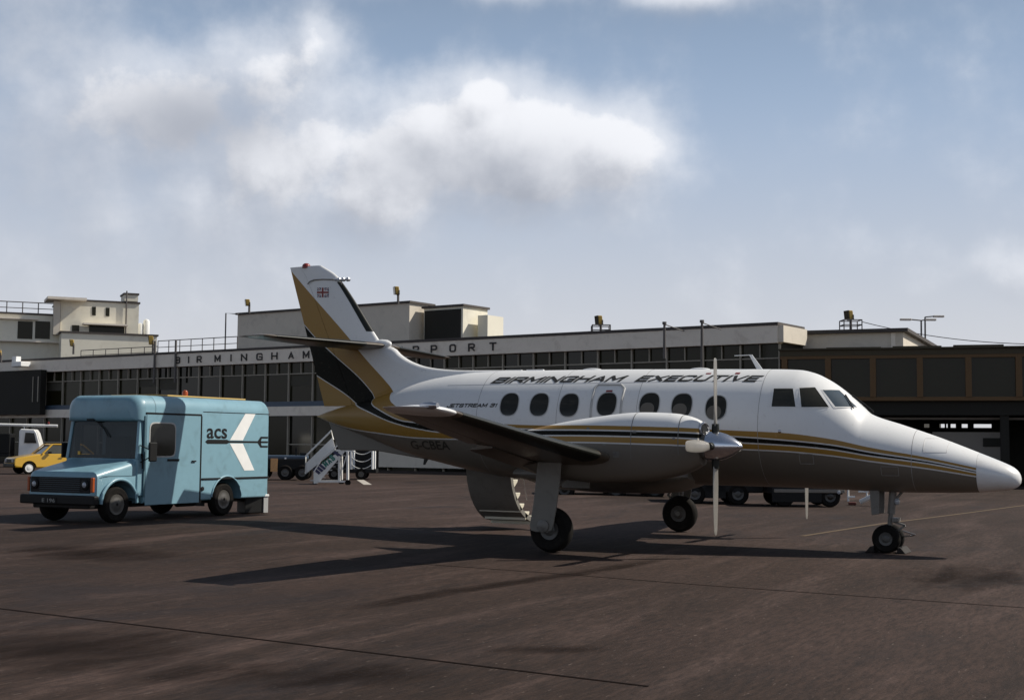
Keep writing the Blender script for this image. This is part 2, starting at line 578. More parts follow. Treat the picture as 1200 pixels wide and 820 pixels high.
m_conc = mat('painted_concrete', (0.62, 0.56, 0.47), 0.8, var=0.08, vscale=1.2, dirt=((0.4, 0.36, 0.31), 0.9, 0.5))
m_fascia = mat('grey_fascia_panel', (0.80, 0.725, 0.62), 0.7, var=0.08, vscale=0.8, dirt=((0.5, 0.43, 0.35), 1.4, 0.5))
m_cream = mat('cream_render', (0.76, 0.72, 0.60), 0.8, var=0.07, vscale=0.9, dirt=((0.5, 0.45, 0.36), 0.7, 0.45))
m_bglass = mat('terminal_glass', (0.018, 0.0165, 0.0075), 0.14, var=0.5, vscale=0.35, spec=0.2)
m_mull = mat('pale_mullion', (0.33, 0.295, 0.235), 0.6, var=0.2)
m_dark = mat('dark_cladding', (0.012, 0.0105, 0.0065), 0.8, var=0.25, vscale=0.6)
m_brown = mat('brown_pier_frame', (0.115, 0.058, 0.014), 0.6, var=0.15)
m_brownroof = mat('brown_roof_edge', (0.055, 0.042, 0.02), 0.7, var=0.2)
m_roof = mat('roof_felt', (0.09, 0.085, 0.08), 0.9, var=0.2, vscale=0.7)
m_coping = mat('dark_coping', (0.06, 0.05, 0.045), 0.7)
m_rail = mat('railing_steel', (0.10, 0.09, 0.085), 0.6)
m_flood = mat('floodlight_yellow', (0.42, 0.27, 0.045), 0.5)
m_signl = mat('sign_letter_brown', (0.035, 0.03, 0.028), 0.6)
m_whitelit = mat('white_enamel', (0.8, 0.8, 0.78), 0.4)
m_panel = mat('grey_wall_panel', (0.20, 0.18, 0.155), 0.75, var=0.15, vscale=0.5)
m_blind = mat('drawn_blind', (0.06, 0.055, 0.04), 0.8, var=0.2)
m_teal = mat('blue_spandrel', (0.05, 0.08, 0.12), 0.5)


def livery():
    m = bpy.data.materials.new('airliner_livery')
    m.use_nodes = True
    t = m.node_tree
    b = t.nodes['Principled BSDF']
    tc = N(t, 'ShaderNodeTexCoord')
    s = []
    for i in range(1, 5):
        a = N(t, 'ShaderNodeAttribute')
        a.attribute_name = 'band%d' % i
        s.append(a.outputs['Fac'])
    n1 = noise(t, tc.outputs['Object'], 2.0, 6, 0.6)
    n2 = noise(t, tc.outputs['Object'], 14.0, 4, 0.6)
    c = (BELLY + (1,))
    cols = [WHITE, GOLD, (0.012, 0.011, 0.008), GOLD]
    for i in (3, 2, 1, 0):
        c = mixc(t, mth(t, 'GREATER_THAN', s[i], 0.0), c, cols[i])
    for i in (1, 2, 3):
        w = N(t, 'ShaderNodeAttribute')
        c = mixc(t, mth(t, 'LESS_THAN', mth(t, 'ABSOLUTE', s[i]), 0.011), c, (0.6, 0.58, 0.55))
    k = mth(t, 'ADD', 0.93, mth(t, 'MULTIPLY', n1, 0.10))
    c = mixc(t, 1.0, c, k, 'MULTIPLY')
    c = mixc(t, mth(t, 'MULTIPLY', smooth(t, n2, 0.58, 0.8), 0.22), c, (0.2, 0.17, 0.13))
    t.links.new(c, b.inputs['Base Color'])
    b.inputs['Roughness'].default_value = 0.40
    black = mth(t, 'MULTIPLY', mth(t, 'GREATER_THAN', s[2], 0.0), mth(t, 'LESS_THAN', s[1], 0.0))
    t.links.new(mth(t, 'SUBTRACT', 0.3, mth(t, 'MULTIPLY', black, 0.24)), b.inputs['Specular IOR Level'])
    t.links.new(mth(t, 'SUBTRACT', 0.1, mth(t, 'MULTIPLY', black, 0.1)), b.inputs['Coat Weight'])
    b.inputs['Coat Roughness'].default_value = 0.15
    return m


m_livery = livery()


def tarmac():
    m = bpy.data.materials.new('stained_tarmac')
    m.use_nodes = True
    t = m.node_tree
    b = t.nodes['Principled BSDF']
    tc = N(t, 'ShaderNodeTexCoord')
    P = tc.outputs['Object']

    def drawn(rot, sx, sy):        # traffic draws the texture out along the taxi direction
        mp = N(t, 'ShaderNodeMapping')
        mp.inputs['Rotation'].default_value = (0, 0, R_(rot))
        mp.inputs['Scale'].default_value = (sx, sy, 1)
        t.links.new(P, mp.inputs[0])
        return mp.outputs[0]
    big = noise(t, P, 0.10, 4, 0.6, 0.4)
    mid = noise(t, drawn(6, 1.0, 0.45), 0.42, 7, 0.66, 0.7)
    streak = noise(t, drawn(-8, 1.3, 0.16), 0.9, 6, 0.65, 0.4)
    streak2 = noise(t, drawn(10, 1.6, 0.22), 1.7, 5, 0.62, 0.5)
    fine = noise(t, drawn(0, 20.0, 3.2), 1.0, 5, 0.8)
    speck = noise(t, drawn(12, 34.0, 6.0), 1.0, 2, 0.6)
    c = mixc(t, smooth(t, big, 0.32, 0.68), (0.022, 0.0122, 0.0078), (0.046, 0.0275, 0.021))
    c = mixc(t, mth(t, 'MULTIPLY', smooth(t, streak, 0.46, 0.72), 0.75), c, (0.078, 0.050, 0.041))
    c = mixc(t, mth(t, 'MULTIPLY', smooth(t, mid, 0.50, 0.70), 0.80), c, (0.018, 0.0105, 0.0075))
    c = mixc(t, mth(t, 'MULTIPLY', smooth(t, streak2, 0.54, 0.72), 0.70), c, (0.017, 0.010, 0.0075))
    k = mth(t, 'MULTIPLY', smooth(t, fine, 0.22, 0.78), 1.0)
    c = mixc(t, 1.0, c, mth(t, 'ADD', 0.35, mth(t, 'MULTIPLY', k, 1.3)), 'MULTIPLY')
    c = mixc(t, mth(t, 'MULTIPLY', smooth(t, speck, 0.66, 0.74), 0.45), c, (0.20, 0.155, 0.13))
    c = mixc(t, mth(t, 'MULTIPLY', smooth(t, speck, 0.34, 0.26), 0.6), c, (0.010, 0.006, 0.005))
    t.links.new(c, b.inputs['Base Color'])
    t.links.new(mth(t, 'SUBTRACT', 0.92, mth(t, 'MULTIPLY', smooth(t, mid, 0.5, 0.8), 0.30)), b.inputs['Roughness'])
    b.inputs['Specular IOR Level'].default_value = 0.22
    bn = N(t, 'ShaderNodeBump')
    bn.inputs['Strength'].default_value = 0.6
    bn.inputs['Distance'].default_value = 0.012
    t.links.new(noise(t, P, 30.0, 3, 0.7), bn.inputs['Height'])
    t.links.new(bn.outputs[0], b.inputs['Normal'])
    return m


def stain_material(name, col, rough):
    """dark soak whose ragged edge fades out into the tarmac"""
    m = bpy.data.materials.new(name)
    m.use_nodes = True
    t = m.node_tree
    b = t.nodes['Principled BSDF']
    b.inputs['Base Color'].default_value = col + (1,)
    b.inputs['Roughness'].default_value = rough
    b.inputs['Specular IOR Level'].default_value = 0.08
    tc = N(t, 'ShaderNodeTexCoord')
    a = N(t, 'ShaderNodeAttribute')
    a.attribute_name = 'soak'
    mp = N(t, 'ShaderNodeMapping')
    mp.inputs['Scale'].default_value = (1.5, 0.45, 1)
    t.links.new(tc.outputs['Object'], mp.inputs[0])
    n1 = noise(t, mp.outputs[0], 1.4, 7, 0.68, 0.5)
    v = mth(t, 'ADD', mth(t, 'MULTIPLY', a.outputs['Fac'], 0.9), mth(t, 'MULTIPLY', mth(t, 'SUBTRACT', n1, 0.5), 2.4))
    t.links.new(mth(t, 'MULTIPLY', mth(t, 'MULTIPLY', smooth(t, v, 0.0, 1.2), 0.62), smooth(t, a.outputs['Fac'], 0.0, 0.45)), b.inputs['Alpha'])
    return m


m_tarmac = tarmac()
m_stain = stain_material('oil_soak', (0.012, 0.007, 0.005), 0.9)
m_tyre = stain_material('tyre_rubber_mark', (0.013, 0.008, 0.006), 0.9)
m_joint = mat('tar_joint', (0.010, 0.006, 0.0045), 0.9, spec=0.05)
m_line = mat('worn_yellow_paint', (0.10, 0.062, 0.026), 0.8, var=0.4, vscale=5)
m_wline = mat('worn_white_paint', (0.42, 0.38, 0.33), 0.8, var=0.3, vscale=5)

# ------------------------------------------------------------------ ground
def ground():
    xs = [-1500, -400, -120, -60, -40, -30, -24, -20] + [-18 + 0.5 * i for i in range(24)] + [-5, 0, 6, 12, 25, 60, 150, 400, 1500]
    ys = [-1500, -400, -100, -40, -20, -10, 0, 10, 20, 40, 60, 100, 400, 1500]
    m = MB()
    n = len(ys)
    m.add([(x, y, GZ(x)) for x in xs for y in ys], [(i * n + j, (i + 1) * n + j, (i + 1) * n + j + 1, i * n + j + 1) for i in range(len(xs) - 1) for j in range(n - 1)])
    tag(m.build('apron_ground', m_tarmac, smooth=60), kind='structure')

    def strip(pts, w, dz):
        mm = MB()
        fine = []
        for p, q in zip(pts, pts[1:]):
            k = max(2, int((q - p).length / 0.7))
            fine += [p.lerp(q, i / k) for i in range(k)]
        fine.append(pts[-1])
        L, Rr = [], []
        for i, p in enumerate(fine):
            d = (fine[min(i + 1, len(fine) - 1)] - fine[max(i - 1, 0)])
            nrm = Vector((-d.y, d.x, 0)).normalized() * (w / 2)
            for lst, q in ((L, p + nrm), (Rr, p - nrm)):
                lst.append(Vector((q.x, q.y, GZ(q.x) + dz)))
        mm.rings([L, Rr], 0, False, False, closed=False)
        return mm

    for pts, w in (([(-60, 706), (330, 752), (760, 804)], 0.035), ([(470, 659), (640, 671), (825, 685.5), (1230, 714)], 0.03)):
        s = strip([onZ(*p) for p in pts], w, 0.004)
        tag(s.build('slab_joint', m_joint), kind='structure')
    s = strip([onZ(*p) for p in [(940, 628), (1030, 614), (1125, 602), (1230, 588)]], 0.12, 0.005)
    tag(s.build('taxi_line', m_line), kind='structure')
    # old oil and tyre marks
    def soak(mm, name, mt, vals):
        ob = mm.build(name, mt)
        ob.data.attributes.new('soak', 'FLOAT', 'POINT').data.foreach_set('value', vals)
        tag(ob, kind='structure')
    for k, (px, py, wx, wy) in enumerate([(110, 655, 130, 11), (1150, 676, 130, 22), (60, 760, 260, 40), (330, 790, 260, 22), (640, 760, 110, 9)]):
        a0 = 0.007 + 0.001 * k
        rs, vals = [], []
        for r in (1.0, 0.75, 0.5, 0.25, 0.02):
            rs.append([onZ(px + wx * r * math.cos(t), py + wy * r * math.sin(t)) for t in [2 * math.pi * i / 36 for i in range(36)]])
            vals += [1 - r] * 36
        rs = [[Vector((p.x, p.y, GZ(p.x) + a0)) for p in q] for q in rs]
        soak(MB().rings(rs, 0, False, True), 'oil_stain', m_stain, vals)
    for pts, w in (([(360, 722), (533, 692), (670, 673), (790, 652)], 0.55),):
        g = [onZ(*p) for p in pts]
        fine = []
        for p, q in zip(g, g[1:]):
            fine += [p.lerp(q, i / 12) for i in range(12)]
        fine.append(g[-1])
        rows, vals = [], []
        for o_, f_ in ((-1, 0), (-0.5, 0.7), (0, 1), (0.5, 0.7), (1, 0)):
            row = []
            for i, p in enumerate(fine):
                d = fine[min(i + 1, len(fine) - 1)] - fine[max(i - 1, 0)]
                q = p + Vector((-d.y, d.x, 0)).normalized() * (w / 2 * o_)
                row.append(Vector((q.x, q.y, GZ(q.x) + 0.0055)))
                vals.append(f_ * min(1, 4 * i / len(fine), 4 * (1 - i / (len(fine) - 1))))
            rows.append(row)
        soak(MB().rings(rows, 0, False, False, closed=False), 'tyre_mark', m_tyre, vals)
    s = strip([onZ(421, 566), onZ(431, 573)], 0.3, 0.005)
    tag(s.build('stand_marking', m_wline), kind='structure')


ground()

# ------------------------------------------------------------------ aircraft
TOP = pchip([(0.0, 1.215), (-.012, 1.275), (-.04, 1.33), (-.10, 1.39), (-.20, 1.445), (-.36, 1.515), (-.68, 1.645), (-1.24, 1.865), (-1.8, 2.06), (-2.30, 2.235), (-2.45, 2.37), (-2.59, 2.50), (-2.8, 2.68), (-3.01, 2.82), (-3.23, 2.925), (-3.47, 2.98), (-3.9, 3.0), (-5.56, 3.03), (-7.2, 3.055), (-8.9, 3.06), (-9.67, 3.045), (-10.4, 2.97), (-10.98, 2.86), (-11.5, 2.70), (-12.3, 2.50), (-13.0, 2.34), (-13.34, 2.235)])
BOT = pchip([(0.0, 1.205), (-.012, 1.15), (-.04, 1.11), (-.10, 1.07), (-.2, 1.04), (-.36, 1.02), (-.54, 1.003), (-1.12, .98), (-1.92, .97), (-2.75, .99), (-3.6, 1.01), (-4.95, 1.02), (-7, 1.03), (-8.6, 1.05), (-9.3, 1.13), (-9.85, 1.22), (-10.39, 1.33), (-10.9, 1.44), (-11.4, 1.58), (-12.0, 1.78), (-13.0, 2.10), (-13.34, 2.215)])
ZM = pchip([(0.0, 1.21), (-.54, 1.31), (-1.24, 1.41), (-1.92, 1.52), (-2.75, 1.72), (-3.6, 1.92), (-5, 2.02), (-9, 2.06), (-10.4, 2.14), (-11.3, 2.18), (-13.34, 2.225)])
HW = pchip([(0.0, 0.004), (-.012, .08), (-.04, .145), (-.10, .21), (-.20, .27), (-.36, .335), (-.54, .385), (-.68, .425), (-1.24, .57), (-1.8, .70), (-2.33, .80), (-2.8, .875), (-3.44, .95), (-4.1, .99), (-9.0, .99), (-9.85, .93), (-10.8, .76), (-11.3, .64), (-12.3, .37), (-13.0, .17), (-13.34, .02)])


def fus(x, th, off=0.0):
    t, b, m, w = TOP(x), BOT(x), ZM(x), HW(x)
    h = (t - m) if math.sin(th) >= 0 else (m - b)
    return Vector((x, -(w + off) * math.cos(th), m + (h + off) * math.sin(th)))


def fus_z(x, z, off=0.0, side=-1):
    m = ZM(x)
    h = (TOP(x) - m) if z >= m else (m - BOT(x))
    s = max(-1, min(1, (z - m) / max(h, 1e-4)))
    p = fus(x, math.asin(s), off)
    return Vector((p.x, p.y * (-side), p.z))


def inside(p):
    if not (-13.34 < p.x < 0):
        return False
    m, w = ZM(p.x), HW(p.x)
    h = (TOP(p.x) - m) if p.z >= m else (m - BOT(p.x))
    return (p.y / w) ** 2 + ((p.z - m) / h) ** 2 < 1


def fus_ray(px, py, off=0.0):
    d = dirpx(px, py)
    a = 15.0
    while a < 32:
        if inside(CAM + d * a):
            lo_, hi = a - 0.1, a
            for _ in range(24):
                mid = (lo_ + hi) / 2
                if inside(CAM + d * mid):
                    hi = mid
                else:
                    lo_ = mid
            p = CAM + d * lo_
            if off:
                c = Vector((p.x, 0, ZM(p.x)))
                p = p + (p - c).normalized() * off
            return p
        a += 0.1
    return None


def band_curve(fin_px, fus_px, extra=()):
    pts = []
    for p in fin_px:
        q = onY(p[0], p[1], 0.0)
        pts.append((q.x, q.z))
    for p in fus_px:
        q = fus_ray(*p)
        if q:
            pts.append((q.x, q.z))
    pts += list(extra)
    pts.sort()
    out = [pts[0]]
    for p in pts[1:]:
        if p[0] - out[-1][0] > 0.02:
            out.append(p)
    return pchip(out)


B1 = band_curve([(339.4, 315.4), (360, 338.5), (412.5, 396.6), (427, 414.7), (464.5, 456.7)], [(596, 497), (626, 498), (843, 503.5), (860, 504.3), (917, 507), (973, 514.2), (1018.6, 524), (1086.6, 535.8), (1150, 549.2)], [(-11.25, 2.49), (-10.6, 2.25)])
B2 = band_curve([(357, 381), (371, 396), (388, 411), (443.5, 463.5), (448, 473)], [(860, 511.3), (917, 515.3), (973, 521), (1018.6, 529.4), (1086.6, 539.8), (1150, 552.6)], [(-11.55, 2.35), (-10.8, 2.11), (-9.0, 2.0)])
B3 = band_curve([(373, 441), (415, 467), (421, 472.5)], [(433, 483), (460, 495), (490, 502.5), (520, 506.5), (860, 518.4), (917, 521.4), (973, 526.6), (1018.6, 534), (1086.6, 543), (1150, 555.2)], [(-9.0, 1.91)])
B4 = band_curve([(373.7, 489.7)], [(388, 495.7), (412, 502.5), (445, 507.7), (490, 513), (540, 514.5), (860, 526), (917, 528.6), (973, 533.8), (1018.6, 540.2), (1086.6, 549), (1150, 559.2)], [(-9.0, 1.82)])
BANDS = (B1, B2, B3, B4)


def bands(ob, fns):
    me = ob.data
    o = ROOT[ob.name]
    for i, fn in enumerate(fns):
        a = me.attributes.new('band%d' % (i + 1), 'FLOAT', 'POINT')
        a.data.foreach_set('value', [v.co.z + o.z - fn(v.co.x + o.x) for v in me.vertices])


plane = thing('airliner', (-6.7, 0, 0), 'white twin propeller airliner with gold and black stripes parked on the apron', 'airplane')


def af(c, t):
    return 5 * t * (0.2969 * math.sqrt(max(c, 0)) - 0.126 * c - 0.3516 * c * c + 0.2843 * c ** 3 - 0.1015 * c ** 4)


def foil_ring(le, te, t, c0, c1, n=14, off=0.0, axis=Vector((0, 0, 1)), camber=0.015):
    """closed airfoil loop between chord fractions c0..c1"""
    le, te = Vector(le), Vector(te)
    ch = (te - le).length
    cs = [c0 + (c1 - c0) * (1 - math.cos(math.pi / 2 * i / n)) for i in range(n + 1)] if c0 < 0.01 else [c0 + (c1 - c0) * i / n for i in range(n + 1)]
    up, dn = [], []
    for c in cs:
        base = le.lerp(te, c)
        cam_ = axis * (camber * ch * 4 * c * (1 - c))
        h = max(af(c, t), 0.0015) * ch + off
        up.append(base + cam_ + axis * h)
        dn.append(base + cam_ - axis * h)
    if c0 < 0.01:
        if off:
            up[0] = dn[0] = le - (te - le).normalized() * off
        return up[::-1] + dn[1:]
    return up[::-1] + dn


def build_fuselage():
    xs = []
    x = -0.62
    while x > -13.34:
        xs.append(x)
        x -= 0.03 if -3.6 < x < -2.2 or x < -12.6 else 0.07
    xs.append(-13.335)
    NT = 120
    m = MB()
    m.rings([[fus(x, 2 * math.pi * k / NT) for k in range(NT)] for x in xs])
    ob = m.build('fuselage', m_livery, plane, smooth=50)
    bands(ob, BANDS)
    xs = [-0.0003, -.004, -.012, -.022, -.04, -.07, -.11, -.16, -.22, -.3, -.4, -.5, -.617]
    MB().rings([[fus(x, 2 * math.pi * k / 48) for k in range(48)] for x in xs]).build('radome', m_white, plane, smooth=60)
    # belly fairing that carries the wing centre section
    xs = [-5.2, -5.35, -5.6, -6.0, -6.6, -7.2, -7.8, -8.2, -8.5]
    hs = [.02, .14, .22, .26, .27, .26, .22, .13, .02]
    rs = []
    for x, h in zip(xs, hs):
        rs.append([Vector((x, 1.02 * math.cos(t) * (0.75 + 0.25 * h / .27), 1.17 - (h + .06) * max(0, math.sin(t)) + 0.15 * max(0, -math.sin(t)))) for t in [2 * math.pi * k / 32 for k in range(32)]])
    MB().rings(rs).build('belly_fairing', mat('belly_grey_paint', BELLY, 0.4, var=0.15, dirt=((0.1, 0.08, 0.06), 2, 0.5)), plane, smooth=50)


build_fuselage()


def fin_le(z):
    return pchip([(2.2, -10.75), (3.60, -11.80), (3.81, -11.96), (4.97, -12.84), (5.10, -12.98), (5.27, -13.28)])(z)


def fin_te(z):
    a, b = onY(340, 313, 0), onY(382, 483, 0)
    return a.x + (z - a.z) * (b.x - a.x) / (b.z - a.z)


def build_fin():
    zs = [2.30 + (5.285 - 2.30) * i / 70 for i in range(71)]

    def ring(z, c0, c1):
        tk = 0.13 if z > 3 else 0.13 + (3 - z) * 0.05
        return foil_ring((fin_le(z), 0, z), (fin_te(z), 0, z), tk, c0, c1, 22, axis=Vector((0, 1, 0)), camber=0)
    m = MB().rings([ring(z, 0, 0.66) for z in zs])
    bands(m.build('fin', m_livery, plane, smooth=40), BANDS)
    m = MB().rings([ring(z, 0.665, 1.0) for z in zs if z > 2.42])
    bands(m.build('rudder', m_livery, plane, smooth=40), BANDS)
    # black rubber boot on the leading edge
    zz = [3.90 + (4.92 - 3.90) * i / 20 for i in range(21)]
    MB().rings([foil_ring((fin_le(z), 0, z), (fin_te(z), 0, z), 0.13, 0, 0.075, 8, 0.004, Vector((0, 1, 0)), 0) for z in zz]).build('deicing_boot', m_boot, plane, smooth=40)
    # dorsal fillet running forward along the spine
    prof = pchip([(-11.95, 3.62), (-11.66, 3.60), (-11.5, 3.53), (-11.38, 3.42), (-11.1, 3.27), (-10.79, 3.175), (-10.4, 3.12), (-10.04, 3.095), (-9.2, 3.08), (-8.2, 3.055)])
    rs = []
    for i in range(46):
        x = -12.1 + (3.9) * i / 45
        zt = prof(x) if x > -11.95 else 3.62
        zb = TOP(x) - 0.10
        k = sstep(-8.2, -11.6, x)
        w0, w1 = 0.05 + 0.03 * k, 0.26 * (1 - 0.2 * k) if x > -11 else 0.20
        w1 = min(w1, HW(x) * 0.5)
        half = [(w1, zb), (w1 * 0.72, zb + (zt - zb) * 0.18), (w1 * 0.5, zb + (zt - zb) * 0.42), (w0 * 1.35, zb + (zt - zb) * 0.75), (w0 * .95, zb + (zt - zb) * 0.93), (w0 * 0.4, zt)]
        rs.append([Vector((x, -a, z)) for a, z in half] + [Vector((x, a, z)) for a, z in half[::-1]])
    ob = MB().rings(rs).build('dorsal_fillet', m_livery, plane, smooth=60)
    bands(ob, BANDS)
    # ventral fin
    pts = [onY(*p, 0.0) for p in [(386, 494), (398, 527), (445, 528.5), (500, 538), (500, 515), (440, 500)]]
    m = MB()
    m.prism([p + Vector((0, -0.035, 0)) for p in pts], (0, 0.07, 0))
    m.build('ventral_fin', mat('ventral_grey', BELLY, 0.45, var=0.1), plane, bevel=0.02)
    # tailplane
    for sgn in (-1, 1):
        ys = [0.02, 0.25, 0.6, 1.2, 1.8, 2.4, 3.0, 3.22, 3.32]

        def le(y):
            return (-11.70 - 0.46 * (y / 3.32), sgn * y, 3.615 - 0.03 * y / 3.32)

        def te(y):
            return (-13.10 + 0.30 * (y / 3.32), sgn * y, 3.600 - 0.02 * y / 3.32)

        def rg(y, c0, c1, off=0.0):
            t = 0.11 if y < 3.2 else (0.09 if y < 3.3 else 0.03)
            return foil_ring(le(y), te(y), t, c0, c1, 14, off, camber=0)
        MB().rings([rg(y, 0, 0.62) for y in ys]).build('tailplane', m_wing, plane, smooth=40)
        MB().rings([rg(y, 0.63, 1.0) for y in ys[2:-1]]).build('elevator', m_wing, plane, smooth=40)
        MB().rings([rg(y, 0, 0.08, 0.004) for y in ys[2:-2]]).build('deicing_boot', m_boot, plane, smooth=40)
    # bullet where tailplane and fin leading edges meet
    MB().lathe([(0.004, 0), (0.05, 0.03), (0.085, 0.10), (0.10, 0.22), (0.09, 0.45), (0.03, 0.8)], (-11.60, 0, 3.64), (-1, 0, 0), 20).build('tail_bullet', m_white, plane, smooth=60)
    # beacon, aerials
    b = onY(359, 312, 0)
    MB().lathe([(0.085, -0.03), (0.085, 0.02), (0.07, 0.05), (0.04, 0.07), (0.01, 0.075)], (b.x, 0, 5.28), (0, 0, 1), 16).build('beacon', m_red, plane, smooth=60)
    m = MB()
    a, c = onY(392, 328, -0.06), onY(408, 327.5, -0.06)
    m.tube([a, c], 0.022, 8)
    for t in (0.35, 0.65, 1.0):
        p = a.lerp(c, t)
        m.lathe([(0.01, -0.05), (0.04, -0.03), (0.04, 0.03), (0.01, 0.05)], p, (1, 0, 0), 10)
    m.tube([a.lerp(c, 0.5), onY(400, 336, -0.02)], 0.014, 6)
    m.build('tail_aerial', m_metal, plane, smooth=40)
    MB().tube([onY(*p, -0.085) for p in [(360.5, 333), (363, 330), (368, 328), (378, 327.4), (391, 327.6)]], 0.012, 6).build('aerial_wire', m_strut, plane, smooth=40)
    # flag
    m = MB()

    def FP(u, v, off=0.0):
        p = onY(374.2 + 14.0 * u, 337.6 + 11.2 * v, 0)
        le_, te_ = fin_le(p.z), fin_te(p.z)
        c = (p.x - le_) / (te_ - le_)
        return Vector((p.x, -(af(c, 0.13) * abs(te_ - le_) + 0.004 + off), p.z))

    def quad(pts, mi, off):
        m.add([FP(u, v, off) for u, v in pts], [(0, 1, 2, 3)], mi)
    for i in range(4):
        for j in range(4):
            quad([(i / 4, j / 4), ((i + 1) / 4, j / 4), ((i + 1) / 4, (j + 1) / 4), (i / 4, (j + 1) / 4)], 0, 0)

    def strip(a, b, w, mi, off):
        a, b = Vector(a), Vector(b)
        d = (b - a).normalized()
        n_ = Vector((-d.y, d.x)) * w / 2
        for k in range(4):
            p, q = a.lerp(b, k / 4), a.lerp(b, (k + 1) / 4)
            quad([p - n_, q - n_, q + n_, p + n_], mi, off)
    for a, b in (((0.05, 0.05), (0.95, 0.95)), ((0.05, 0.95), (0.95, 0.05))):
        strip(a, b, 0.16, 1, 0.003)
        strip(a, b, 0.07, 2, 0.005)
    strip((0.5, 0), (0.5, 1), 0.28, 1, 0.006)
    strip((0, 0.5), (1, 0.5), 0.34, 1, 0.007)
    strip((0.5, 0), (0.5, 1), 0.17, 2, 0.009)
    strip((0, 0.5), (1, 0.5), 0.21, 2, 0.010)
    m.build('flag_emblem', [m_navy, m_white, m_red], plane)


build_fin()


def wing_le(y):
    return (pchip([(0, -5.35), (1, -5.45), (3.05, -5.66), (5, -5.80), (7.6, -5.90), (7.92, -6.02)])(y), y, 1.10 + 0.1325 * y)


def wing_te(y):
    return (pchip([(0, -7.62), (3.05, -7.42), (7.6, -6.82), (7.92, -6.70)])(y), y, 1.06 + 0.138 * y)


def wing_ring(y, c0, c1, off=0.0, n=16):
    t = 0.165 - 0.045 * y / 7.92
    if y > 7.7:
        t *= max(0.12, 1 - ((y - 7.7) / 0.22) ** 2)
    return foil_ring(wing_le(y), wing_te(y), t, c0, c1, n, off, camber=0.012)


def mir(mb, sgn):
    return mb if sgn > 0 else mb.mirrored()


def build_wing(sgn):
    ys = [0.0, 0.8, 1.6, 2.4, 3.2, 4.0, 4.8, 5.6, 6.4, 7.0, 7.45]
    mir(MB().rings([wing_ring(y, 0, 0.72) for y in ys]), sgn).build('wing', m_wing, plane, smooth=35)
    mir(MB().rings([wing_ring(y, 0, 1) for y in [7.455, 7.6, 7.7, 7.78, 7.84, 7.89, 7.92]]), sgn).build('wing_tip', m_white, plane, smooth=50)
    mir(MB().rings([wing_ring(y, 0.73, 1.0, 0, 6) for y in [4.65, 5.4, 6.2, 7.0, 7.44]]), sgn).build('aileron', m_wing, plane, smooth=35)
    # flap, lowered a little
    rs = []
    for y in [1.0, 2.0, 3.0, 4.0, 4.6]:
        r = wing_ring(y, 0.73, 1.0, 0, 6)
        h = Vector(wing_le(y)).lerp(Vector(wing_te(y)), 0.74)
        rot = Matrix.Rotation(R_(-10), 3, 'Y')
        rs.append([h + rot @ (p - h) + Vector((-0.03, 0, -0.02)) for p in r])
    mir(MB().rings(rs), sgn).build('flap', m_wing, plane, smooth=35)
    mir(MB().rings([wing_ring(y, 0, 0.17, 0.004, 10) for y in [3.35, 4, 4.7, 5.4, 6.1, 6.8, 7.3]]), sgn).build('deicing_boot', m_boot, plane, smooth=40)
    mir(MB().lathe([(0.015, -0.18), (0.04, -0.1), (0.05, 0.05), (0.03, 0.15)], (-6.05, 7.86, 2.17), (0.95, 0.3, 0), 10), sgn).build('navigation_light', m_metal, plane, smooth=50)


for sgn in (-1, 1):
    build_wing(sgn)

NY = 2.655
NTOP = pchip([(-4.27, 2.03), (-4.34, 2.09), (-4.5, 2.15), (-4.72, 2.19), (-5.24, 2.21), (-6.19, 2.12), (-7.17, 1.945), (-7.5, 1.86), (-8.0, 1.70)])
NBOT = pchip([(-4.27, 1.40), (-4.45, 1.30), (-4.8, 1.2), (-5.3, 1.13), (-6.0, 1.10), (-6.8, 1.16), (-7.4, 1.36), (-8.0, 1.62)])
NW = pchip([(-4.27, .27), (-4.4, .32), (-4.72, .37), (-5.3, .40), (-6.19, .385), (-7.0, .29), (-7.6, .15), (-8.0, .03)])


def nac(x, th, off=0.0, sgn=-1):
    t, b, w = NTOP(x), NBOT(x), NW(x)
    zm = b + (t - b) * 0.55
    e = 0.82
    c, s = math.cos(th), math.sin(th)
    cc = math.copysign(abs(c) ** e, c)
    ss = math.copysign(abs(s) ** e, s)
    h = (t - zm) if s >= 0 else (zm - b)
    return Vector((x, sgn * (NY + (w + off) * cc), zm + (h + off) * ss))


NB = [pchip([(-7.6, b + 0.0), (-6.46, b), (-4.74, b - d), (-4.2, b - d - 0.02)]) for b, d in ((2.005, 0.03), (1.93, 0.028), (1.84, 0.024), (1.735, 0.03))]


def patch(fn, n, m_, cap=True):
    """grid over the unit square"""
    mb = MB()
    mb.rings([[fn(i / n, j / m_) for j in range(m_ + 1)] for i in range(n + 1)], 0, False, False, closed=False)
    return mb


